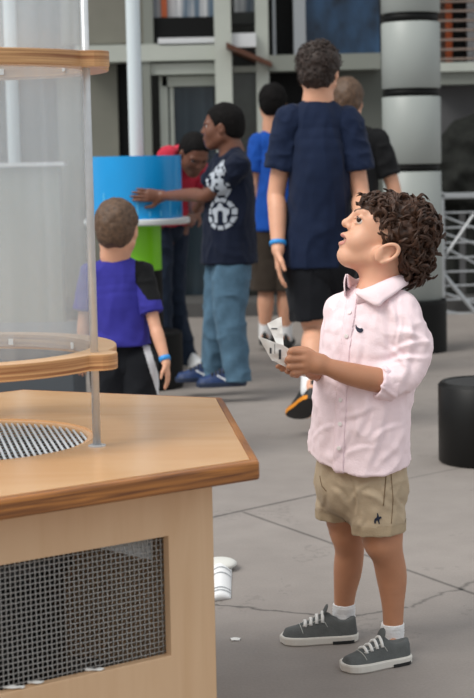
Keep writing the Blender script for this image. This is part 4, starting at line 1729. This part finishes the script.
skin_limb = mat('skin_shaded', '#b68162', .5, sss=.12, noise=(25, .06))  # darker copy of the face skin; shade on the limbs put into the colour
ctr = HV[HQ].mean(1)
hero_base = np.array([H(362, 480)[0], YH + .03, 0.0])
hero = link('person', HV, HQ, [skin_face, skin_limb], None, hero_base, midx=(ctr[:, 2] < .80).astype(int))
props(hero, 'curly-haired little boy in a pale pink shirt and khaki shorts gazing upward', 'person')

# eyes, brow, lips
for s in (1, -1):
    p = hd(361.4, 220.3, s * 14.0)
    e = MB().sphere(p, 5.1 * PX, 24, 16).build('eye', eye_white, hero, smooth=True)
    g = unit((-.62, -.66 if s < 0 else .2, .34))
    MB().sphere(p + g * 2.0 * PX, 3.85 * PX, 20, 14).build('iris', iris_m, e, smooth=True)
    MB().tube([hd(355.0, 218.6, s * 12), hd(357.5, 216.4, s * 15.5), hd(361.5, 216.2, s * 18.5), hd(366, 220.8, s * 20.6)], [.0009, .0016, .0016, .0008], 6).build('eyelash', hair_dk, hero, smooth=True)
lip_m = mat('lip_pink', '#c58378', .45)
mouth_m = mat('mouth_inside', '#4a1f1e', .6)
for s in (-1, 1):
    dr_ = (0, -s, 0)
    sgn = -s

    def px_decal(poly, m, name, n=26, off=.0012):
        xs, ys = [p[0] for p in poly], [p[1] for p in poly]
        x0, x1, y0, y1 = min(xs), max(xs), min(ys), max(ys)
        o = hd(x0, y1, s * 16)
        u = hd(x1, y1, s * 16) - o
        v = hd(x0, y0, s * 16) - o
        f = inpoly([((x - x0) / (x1 - x0), (y1 - y) / (y1 - y0)) for x, y in poly])
        VV, FF = decal(HV, HQ, o, u, v, n, n, f, dr_, off)
        if FF: link(name, VV, FF, m, hero)
    px_decal([(354.3, 211.2), (358, 208.4), (363, 207.6), (369.5, 210.6), (363, 209.0), (358, 209.9), (355, 212.4)], hair_br, 'eyebrow', off=.0008)
    px_decal([(337.5, 233.2), (341.5, 232.8), (344, 234.4), (346.5, 237.8), (343, 237.2), (337.5, 237)], lip_m, 'lip')
    px_decal([(336.5, 241.5), (342, 241), (347, 239.2), (345, 243.5), (341, 246), (336.5, 246)], lip_m, 'lip')
    px_decal([(339.5, 237.4), (346.5, 238.2), (346.2, 239.6), (340, 240.8)], mouth_m, 'mouth', off=.0006)

# hair
curl_m = mat('hair_curly_brown', '#422c20', .45, noise=(55, .5), spec=.35)
hh = Field(.0032)
h_ = lambda x, y, d, a, b, c, k=.02, kind='u': hh.ell(hd(x, y, d), R3(a, b, c), None, k, kind)
h_(402, 229, 0, 35, 32, 34.5)
h_(381, 211, 0, 21, 15, 29)
h_(372, 207, 0, 12, 8, 22)
h_(412, 256, 0, 18, 20, 27)
h_(404, 268, 0, 9, 11, 22)
h_(351, 242, 0, 28, 36, 70, .006, 'c')
h_(352, 219, 0, 15, 12, 70, .01, 'c')
for s in (1, -1):
    h_(385, 258, s * 36, 17, 14, 18, .006, 'c')
h_(376, 276, 0, 22, 24, 40, .01, 'c')
hrV, hrQ = hh.mesh(disp=lambda V: .004 * noise3(V, 60, 2) + .005 * (1 - np.abs(noise3(V, 95, 4))) ** 2 + .003 * (1 - np.abs(noise3(V, 190, 6))) ** 2 - .006)
hair = link('hair', hrV, hrQ, curl_m, hero)
crown = hd(400, 200, 0)
rr = random.Random(21)
hN = vnormals(hrV, hrQ)
cm = MB()
tries = made = 0
front_v = None
while made < 470 and tries < 9000:
    tries += 1
    if front_v is None:
        ax_, ay_ = project(hrV)
        front_v = np.argwhere((ax_ < 396) & (ay_ < 248) & (hN[:, 0] > -.9)).ravel()
    edge = made >= 330
    i = int(front_v[rr.randrange(len(front_v))]) if edge else rr.randrange(len(hrV))
    p, n_ = hrV[i], hN[i]
    py0 = project(p[None])[1]
    if not edge and n_[0] < -.75 and py0[0] > 218: continue
    g3_ = lambda s_: s_ * np.array([rr.gauss(0, 1) for _ in range(3)])
    flow = (p - crown) + np.array([0, 0, -.035]) + g3_(.035)
    t = flow - n_ * (flow @ n_)
    if np.linalg.norm(t) < 1e-4: continue
    t = unit(t)
    b = np.cross(n_, t)
    ln = rr.uniform(.028, .055) * (.62 if edge else 1)
    rad = rr.uniform(.005, .009) * (.62 if edge else 1)
    slack = 5 if edge else 0
    ph, tw = rr.uniform(0, 6.28), rr.uniform(5, 8.5) * rr.choice((-1, 1))
    lock = []
    bad = False
    for k in range(7):
        oa, orr = 2 * math.pi * k / 6, (.0026 if k else 0) * rr.uniform(.6, 1.1)
        l2, ph2 = ln * rr.uniform(.8, 1.08), ph + rr.gauss(0, .12)
        pts, rs = [], []
        for x in np.linspace(0, 1, 14):
            sp_ = orr * (1 - .5 * x)
            q = p + t * l2 * x - n_ * (l2 * x) ** 2 * 9 + n_ * (.001 + rad * (.45 + .75 * math.cos(ph2 + tw * x)) + sp_ * math.cos(oa)) + b * (rad * 1.15 * math.sin(ph2 + tw * x) + sp_ * math.sin(oa))
            pts.append(q)
            rs.append(.00145 * (.25 + .95 * math.sin(math.pi * min(1, .15 + .85 * x)) ** .7))
        qx, qy = project(np.array(pts))
        if ((qx < 378 - slack - np.maximum(0, 214 - qy) * 1.9) & (qy > 202) & (qy < 250)).any(): bad = True
        if ((qx < 400) & (qx > 370) & (qy > 245.5) & (qy < 275)).any() and p[1] < hd(0, 230, 0)[1]: bad = True
        if ((qx < 388) & (qy > 262)).any(): bad = True
        lock.append((pts, rs))
    if bad: continue
    for pts, rs in lock:
        cm.tube(pts, rs, 5, cap=False)
    made += 1
link('curl', cm.V, cm.F, curl_m, hair)

# shirt
pink = cloth('pale_pink_cotton', '#f7e2e7', .02, 40)
pink2 = cloth('pale_pink_placket', '#f6dfe5', .02, 40)
sh = Field(.003)
sh.cone(H(342, 311, .088), H(401, 311, -.042), .042, .042, .03)
sh.echain([(H(375, 306), (.050, .040)), (H(373, 313), (.092, .062)), (H(365, 350, .005), (.110, .086)), (H(361, 410, .012), (.120, .100)), (H(359, 462, .015), (.124, .106)), (H(358.5, 500, .015), (.126, .110))], lf_, .03)
sh.chain([(H(394, 312, -.036), .044), (H(405, 332, -.058), .046), (H(411, 356, -.070), .0415), (H(406, 374, -.082), .038), (H(390, 381, -.094), .034)], .02)
sh.cone(H(423, 341, -.03), H(417, 352, -.045), .022, .026, .04)
sh.cone(H(400, 345, -.01), H(400, 380, -.01), .034, .028, .05)
hem0 = H(360, 470)[2]
ctr0 = H(359, 468, .015)


hem_x = H(371, 470, -.06)[0]


def hemline(X, Y, Z):
    lowest = ctr0[2] + .002 + 1.9 * np.minimum((X - hem_x) ** 2, .03)
    return lowest - Z


sh.clipfn(hemline)
sh.cone(H(377, 262, .015), H(375, 306, .012), .048, .040, .004, 'c')
creases = []                                          # (x0, y0, x1, y1, width px, height mm)
for a in [(352, 300, 343, 345, 5, 2.2), (388, 300, 398, 340, 6, 3.0), (378, 308, 384, 350, 5, 2.0), (343, 322, 322, 385, 6, 2.0), (368, 395, 352, 440, 6, 3), (386, 400, 366, 470, 6, 3.2),
          (400, 398, 398, 455, 6, 3), (378, 402, 340, 418, 5, 2.2), (330, 400, 318, 455, 6, 2.6), (352, 420, 330, 462, 5, 2.2), (404, 430, 380, 462, 5, 2.4), (325, 380, 350, 396, 5, 2.0),
          (372, 440, 400, 425, 4, 2), (356, 385, 330, 372, 4, 2.0), (412, 330, 395, 400, 6, 2.5), (345, 455, 372, 448, 4, 1.6), (360, 330, 352, 372, 5, 1.6), (312, 440, 335, 425, 4, 1.8)]:
    creases.append(a)


sl_more = [(392, 352, 428, 342, 4, 3), (386, 364, 424, 358, 4, 3.5), (396, 330, 430, 345, 5, 3), (402, 312, 412, 340, 5, 2.5), (385, 345, 410, 372, 4, 3), (397, 305, 394, 345, 3, -2.5), (420, 325, 425, 350, 4, 2)]


def crease_disp(V, cr=creases, seed=3, amp=.0045):
    px, py = project(V)
    out = np.zeros(len(V))
    for x0, y0, x1, y1, w, mm in cr:
        dx, dy = x1 - x0, y1 - y0
        L2 = dx * dx + dy * dy
        t = np.clip(((px - x0) * dx + (py - y0) * dy) / L2, 0, 1)
        bow = 3 * np.sin(np.pi * t)
        off = ((px - x0) * dy - (py - y0) * dx) / math.sqrt(L2) - bow
        e = np.maximum(0, np.hypot(px - x0 - t * dx, py - y0 - t * dy) - np.abs(off + bow))
        d2 = (off / w) ** 2 + (e / (w * 2)) ** 2
        fade = np.sin(np.pi * np.clip(t * .9 + .05, 0, 1)) ** .6
        out += mm * .0015 * fade * (np.exp(-d2 * 2) - .65 * np.exp(-(((off - w * .9) / w) ** 2 * 2 + (e / (w * 2)) ** 2)))
    W = V * np.array([1, 1, .5])
    n1 = noise3(W, 26, seed)
    out += amp * ((1 - np.abs(n1)) ** 3 - .35) + .0016 * noise3(V, 60, seed + 1)
    return out


SV, SQ = sh.mesh(smooth=1, disp=lambda V: crease_disp(V, creases + sl_more))
shirt = link('shirt', SV, SQ, pink, hero)
# sleeves with rolled cuffs
fdir = unit(H(345, 371, -.112) - H(400, 384, -.08))
cuff = H(378, 380.5, -.098)
sl_cr = [(392, 352, 428, 342, 4, 3), (386, 364, 424, 358, 4, 3.5), (396, 330, 430, 345, 5, 3), (394, 372, 376, 360, 3, 2.5), (402, 312, 410, 360, 5, 3), (385, 345, 410, 372, 4, 3), (398, 398, 372, 372, 3, 2), (420, 325, 425, 350, 4, 2)]
sl = Field(.003)
c0_ = cuff - fdir * .040
sl.cone(c0_, cuff + fdir * .05, .0375, .0395, .003)
sl.plane(fdir, cuff)
sl.plane(-fdir, c0_)
sl.cone(cuff - fdir * .018, cuff + fdir * .05, .031, .034, .003, 'c')
LV, LQ = sl.mesh(smooth=1, disp=lambda V: crease_disp(V, sl_cr, 8, .003))
link('cuff', LV, LQ, pink2, shirt)
sr = Field(.004)
sr.chain([(H(343, 312, .088), .044), (H(339, 350, .105), .046), (H(336, 372, .11), .042), (H(329, 377, .075), .034), (H(325, 377, .055), .034)], .02)
sr.plane(H(314, 374, -.02) - H(328, 377, .07), H(327, 377, .065))
rv_, rq_ = sr.mesh(smooth=1, disp=lambda V: .003 * noise3(V, 40, 6))
link('sleeve', rv_, rq_, pink, shirt)


def plx(py):
    return np.interp(py, [290, 300, 330, 360, 400, 430, 475], [354, 352, 347.5, 344, 341.5, 340, 338.5])


def front(C):
    return C[:, 1] < YH + .04


v_, q_ = lift(SV, SQ, lambda C: (np.abs(project(C)[0] - plx(project(C)[1])) < 5.0) & front(C) & (project(C)[1] > 296), .0022)
pk = link('placket', v_, q_, pink2, shirt)
md = pk.modifiers.new('thickness', 'SOLIDIFY')
md.thickness = .0018
stree = BVHTree.FromPolygons(SV.tolist(), SQ.tolist())
btn = mat('button_pearl', '#efe9e6', .25)


def on_shirt(px, py, off=.004, tree=None):
    d = unit(ray(px, py))
    hit = (tree or stree).ray_cast(Vector(EYE), Vector(d))
    return (np.array(hit[0]) + np.array(hit[1]) * (off if np.array(hit[1]) @ d < 0 else -off), np.array(hit[1])) if hit[0] is not None else (None, None)


for py in (313, 336, 400, 424, 448):
    p, n_ = on_shirt(float(plx(py)), py)
    if p is None: continue
    if n_ @ unit(ray(340, py)) > 0: n_ = -n_
    MB().tube([p - n_ * .0012, p + n_ * .0008, p + n_ * .0012], [.0048, .0048, .0038], 16).build('button', btn, shirt, smooth=False)
# embroidered emblem
emb = mat('emblem_navy', '#1a2236', .8)
VV, FF = decal(SV, SQ, H(355.5, 333.5, -.08), H(364, 333.5, -.08) - H(355.5, 333.5, -.08), H(355.5, 324, -.08) - H(355.5, 333.5, -.08), 28, 28,
               inpoly([(.1, .9), (.25, .62), (.4, .55), (.55, .5), (.8, .55), (.95, .35), (.8, .12), (.5, .05), (.2, .2), (.05, .5)]), (0, 1, 0), .0018)
if FF: link('emblem', VV, FF, emb, shirt)
# stitched seams
seam_m = cloth('seam_shadow_pink', '#e9cdd5', .02)


def path_on(pts, r, name, m, parent, tree, off=.0006):
    out = []
    for (x0, y0), (x1, y1) in zip(pts, pts[1:]):
        for t in np.linspace(0, 1, 8, endpoint=False):
            p, n_ = on_shirt(x0 + (x1 - x0) * t, y0 + (y1 - y0) * t, off, tree)
            if p is not None: out.append(p)
    if len(out) > 3:
        MB().tube(out, r, 5).build(name, m, parent, smooth=True)


# collar
top = [(345.5, 274, -.012), (348.5, 276, .03), (355, 279, .062), (366, 276, .082), (388, 271, .075), (400, 270, .035), (402.5, 274, -.002), (394, 277, -.048), (380, 282.5, -.068), (370, 286.5, -.068), (355.5, 291, -.045)]
bot = [(344.5, 294, -.024), (345, 297, .03), (351, 296, .07), (364, 290, .098), (390, 281, .092), (405, 277, .048), (409, 283, -.005), (402, 288.5, -.066), (386, 300, -.090), (376, 306, -.094), (357, 295.5, -.055)]


def dense(pts, n=8):
    out = []
    q = [pts[0]] + pts + [pts[-1]]
    q = [np.array(x, float) for x in q]
    for i in range(1, len(q) - 2):
        for t in np.linspace(0, 1, n, endpoint=False):
            a, b, c, d = q[i - 1], q[i], q[i + 1], q[i + 2]
            out.append(.5 * (2 * b + (c - a) * t + (2 * a - 5 * b + 4 * c - d) * t * t + (3 * b - a - 3 * c + d) * t ** 3))
    out.append(q[-2])
    return out


ct, cb = dense(top), dense(bot)
rows = 6
cV, cF = [], []
axis = H(376, 288, .015)
for i, (a, b) in enumerate(zip(ct, cb)):
    pa, pb2 = H(*a), H(*b)
    for j in range(rows):
        t = j / (rows - 1)
        q = pa * (1 - t) + pb2 * t
        o = unit((q - axis) * np.array([1, 1, 0]))
        cV.append(q + o * .004 * math.sin(math.pi * min(1, t * 1.1)) ** .8)
for i in range(len(ct) - 1):
    for j in range(rows - 1):
        cF.append([i * rows + j, (i + 1) * rows + j, (i + 1) * rows + j + 1, i * rows + j + 1])
co = link('collar', cV, cF, pink, shirt)
md = co.modifiers.new('thickness', 'SOLIDIFY')
md.thickness = .003
# inner collar band
ib = MB()
bandV, bandF = [], []
for i, a in enumerate(ct):
    pa = H(*a)
    o = unit((pa - axis) * np.array([1, 1, 0]))
    bandV += [pa - o * .002, pa - o * .005 - np.array([0, 0, .03])]
for i in range(len(ct) - 1):
    bandF.append([2 * i, 2 * i + 1, 2 * i + 3, 2 * i + 2])
bo = link('collar_band', bandV, bandF, pink2, shirt)
md = bo.modifiers.new('thickness', 'SOLIDIFY')
md.thickness = .003

# shorts
khaki = cloth('khaki_twill', '#b5a38a', .07, 26)
khaki2 = cloth('khaki_hem', '#ac9a80', .07, 26)
hz_l, hz_r = H(378, 532, -.03)[2], H(338, 517, .075)[2]
ss = Field(.0032)
ss.echain([(H(361, 452, .015), (.108, .088)), (H(361, 482, .018), (.114, .094))], lf_, .03)
ss.chain([(H(375, 484, -.018), .066), (H(378, 520, -.032), .061), (H(378.5, 545, -.035), .0605)], .016)
sr2 = [(H(345, 482, .06), .064), (H(339, 508, .078), .052), (H(337.5, 540, .085), .0515)]
ss.chain(sr2, .016)


def shhem(X, Y, Z):
    a = (X - H(358, 500, .02)[0]) * lf_[0] + (Y - H(358, 500, .02)[1]) * lf_[1]
    z = np.where(a > 0, hz_l, hz_r) + (X - H(358, 500)[0]) * .05
    return z - Z


ss.clipfn(shhem)
sc_cr = [(385, 490, 405, 480, 4, 2), (360, 492, 385, 505, 5, 3), (352, 500, 372, 482, 4, 2), (395, 500, 404, 520, 4, 2), (330, 488, 345, 505, 4, 2.5), (322, 480, 320, 510, 4, 1.5), (362, 510, 358, 528, 4, 2), (350, 478, 354, 515, 3, -2.5)]
KV, KQ = ss.mesh(smooth=1, disp=lambda V: crease_disp(V, sc_cr, 14, .003))
shorts = link('shorts', KV, KQ, khaki, hero)
ktree = BVHTree.FromPolygons(KV.tolist(), KQ.tolist())


def hemband(C):
    return (shhem(C[:, 0], C[:, 1], C[:, 2]) > -.024) & (shhem(C[:, 0], C[:, 1], C[:, 2]) < -.002)


v_, q_ = lift(KV, KQ, hemband, .0012)
ho_ = link('hem', v_, q_, khaki2, shorts)
path_on([(386, 474), (385, 488), (383, 508)], .0012, 'pocket_seam', cloth('khaki_seam', '#7d6950', .05), shorts, ktree)
path_on([(391, 474), (393, 500), (391, 527)], .0009, 'side_seam', bpy.data.materials['khaki_seam'], shorts, ktree)
path_on([(320, 476), (322, 486), (327, 492)], .0010, 'pocket_seam', bpy.data.materials['khaki_seam'], shorts, ktree)
# embroidered rider on the leg
VV, FF = decal(KV, KQ, H(373, 524, -.09), H(382, 524, -.09) - H(373, 524, -.09), H(373, 512.5, -.09) - H(373, 524, -.09), 30, 34,
               inpoly([(.15, .05), (.28, .05), (.34, .3), (.5, .32), (.62, .02), (.74, .04), (.68, .36), (.8, .5), (.95, .52), (.9, .66), (.74, .68), (.66, .62), (.6, .82), (.52, .98), (.42, .95), (.44, .75), (.36, .58), (.2, .5), (.1, .3)]), (0, 1, 0), .0016)
if FF: link('emblem', VV, FF, emb, shorts)

# socks, shoes
for a, b in ((H(392.5, 623.5, -.026), H(392, 650, -.028)), (H(344, 603.5, .117), H(343.5, 634, .117))):
    K_ = Field(.003)
    K_.chain([(a, .0262), (b, .0275)], .01)
    K_.plane((0, 0, 1), a)
    sv, sq = K_.mesh(disp=lambda V: .0009 * np.sin(V[:, 2] * 900) + .0012 * noise3(V, 90, 2))
    so_ = link('sock', sv, sq, sock_w, hero)
canvas = cloth('grey_canvas', '#5d6060', .12, 45)
for hl_, to_ in (shoe_l, shoe_r):
    shoe(hero, hl_, to_, .074, canvas, white_rub, mat('lace_white', '#e2e2e0', .8), h=.0026, sole_h=.0185, stripe=(black_rub, 'heel', .05, .42),
         detail=(canvas, mat('seam_thread', '#b9bab6', .8), black_rub))

# folded paper in his hands
paper_m = mat('paper_white', '#eceae6', .75, noise=(30, .04))
ink = mat('ink_grey', '#4c4d52', .8)
paper = empty('folded_paper', H(282, 362, -.10))
props(paper, 'crumpled white printed paper held in both hands of the curly-haired boy', 'paper')


def sheet(corners, name, n=12, wob=.004, seed=1):
    c = [H(*q) for q in corners]
    V = []
    for i in range(n + 1):
        for j in range(n + 1):
            a, b = i / n, j / n
            V.append((1 - a) * (1 - b) * c[0] + a * (1 - b) * c[1] + a * b * c[2] + (1 - a) * b * c[3])
    V = np.array(V)
    V[:, 1] += wob * noise3(V, 45, seed) + wob * .5 * noise3(V, 90, seed + 1)
    V[:, 2] += wob * .4 * noise3(V, 60, seed + 2)
    Fs = [[i * (n + 1) + j, (i + 1) * (n + 1) + j, (i + 1) * (n + 1) + j + 1, i * (n + 1) + j + 1] for i in range(n) for j in range(n)]
    o = link(name, V, Fs, paper_m, paper, smooth=False)
    md = o.modifiers.new('thickness', 'SOLIDIFY')
    md.thickness = .0008
    return V, np.array(Fs), o


s1 = sheet([(258, 336.5, -.125), (283, 345, -.116), (308, 362, -.106), (272, 361, -.112)], 'front_flap')
s2 = sheet([(261, 340, -.098), (272, 360, -.104), (306, 377, -.100), (300, 360, -.102)], 'back_flap', seed=5)
s3 = sheet([(267, 324, -.100), (281.5, 317.5, -.104), (284, 350, -.108), (277, 345, -.107)], 'upright_strip', seed=9, wob=.006)
for sft, items in ((s1, [(270, 350, 272, 356), (279.3, 352, 281.8, 362), (275, 346, 275.5, 356)]), (s3, [(272, 331, 278, 332.2)])):
    for x0, y0, x1, y1 in items:
        o0 = H(x0, y1, -.16)
        VV, FF = decal(sft[0], sft[1], o0, H(x1, y1, -.16) - o0, H(x0, y0, -.16) - o0, 6, 10, lambda x, y: True, (0, 1, 0), .0012)
        if FF: link('printed_mark', VV, FF, ink, sft[2])

# litter on the floor
cup = empty('crushed_paper_cup', G(219, 590))
props(cup, 'flattened white paper cup with grey lines on the floor beside the table', 'paper cup')
g1, g2, g3, g4 = G(206, 603), G(231, 599), G(232, 567), G(208, 572)
m_ = MB()
nx2, ny2 = 10, 14
VV = []
for lay in (0, 1):
    for i in range(nx2 + 1):
        for j in range(ny2 + 1):
            a, b = i / nx2, j / ny2
            p = (1 - a) * (1 - b) * g1 + a * (1 - b) * g2 + a * b * g3 + (1 - a) * b * g4
            hgt = (.016 + .012 * b) * math.sin(math.pi * a) ** .7 if lay else .001
            VV.append((p[0], p[1], p[2] + max(hgt, .001 + .001 * lay)))
k1 = (nx2 + 1) * (ny2 + 1)
FF = []
ix = lambda l, i, j: l * k1 + i * (ny2 + 1) + j
for i in range(nx2):
    for j in range(ny2):
        FF += [[ix(1, i, j), ix(1, i + 1, j), ix(1, i + 1, j + 1), ix(1, i, j + 1)], [ix(0, i, j), ix(0, i, j + 1), ix(0, i + 1, j + 1), ix(0, i + 1, j)]]
for j in range(ny2):
    FF += [[ix(0, 0, j), ix(1, 0, j), ix(1, 0, j + 1), ix(0, 0, j + 1)], [ix(0, nx2, j), ix(0, nx2, j + 1), ix(1, nx2, j + 1), ix(1, nx2, j)]]
for i in range(nx2):
    FF += [[ix(0, i, 0), ix(0, i + 1, 0), ix(1, i + 1, 0), ix(1, i, 0)], [ix(0, i, ny2), ix(1, i, ny2), ix(1, i + 1, ny2), ix(0, i + 1, ny2)]]
cup_o = link('cup_body', VV, FF, mat('cup_white', '#e4e5e6', .6), cup)
mouth_c = (g3 + g4) / 2
axs = unit(g3 - g2)
MB().sphere(mouth_c + [0, 0, .016] + axs * .002, (.047, .05, .015), 28, 12).build('cup_base', mat('cup_inside', '#cfcfca', .7), cup, smooth=True)
CV = np.array(VV)
CQ = np.array([f for f in FF])
for b0 in (.12, .2, .62, .78):
    o0 = (g1 * (1 - b0) + g4 * b0) + [0, 0, .12]
    VV2, FF2 = decal(CV, CQ, o0, (g2 - g1), (g4 - g1) * .025, 16, 2, lambda x, y: True, (0, 0, -1), .0012)
    if FF2: link('printed_line', VV2, FF2, mat('cup_line', '#9ea2a6', .7), cup_o)
o = scrap(G(235.5, 640) + np.array([0, 0, .001]), (.022, .02, .004), 5)
props(o, 'tiny white paper scrap lying alone on the floor in front of the cup', 'paper scrap')
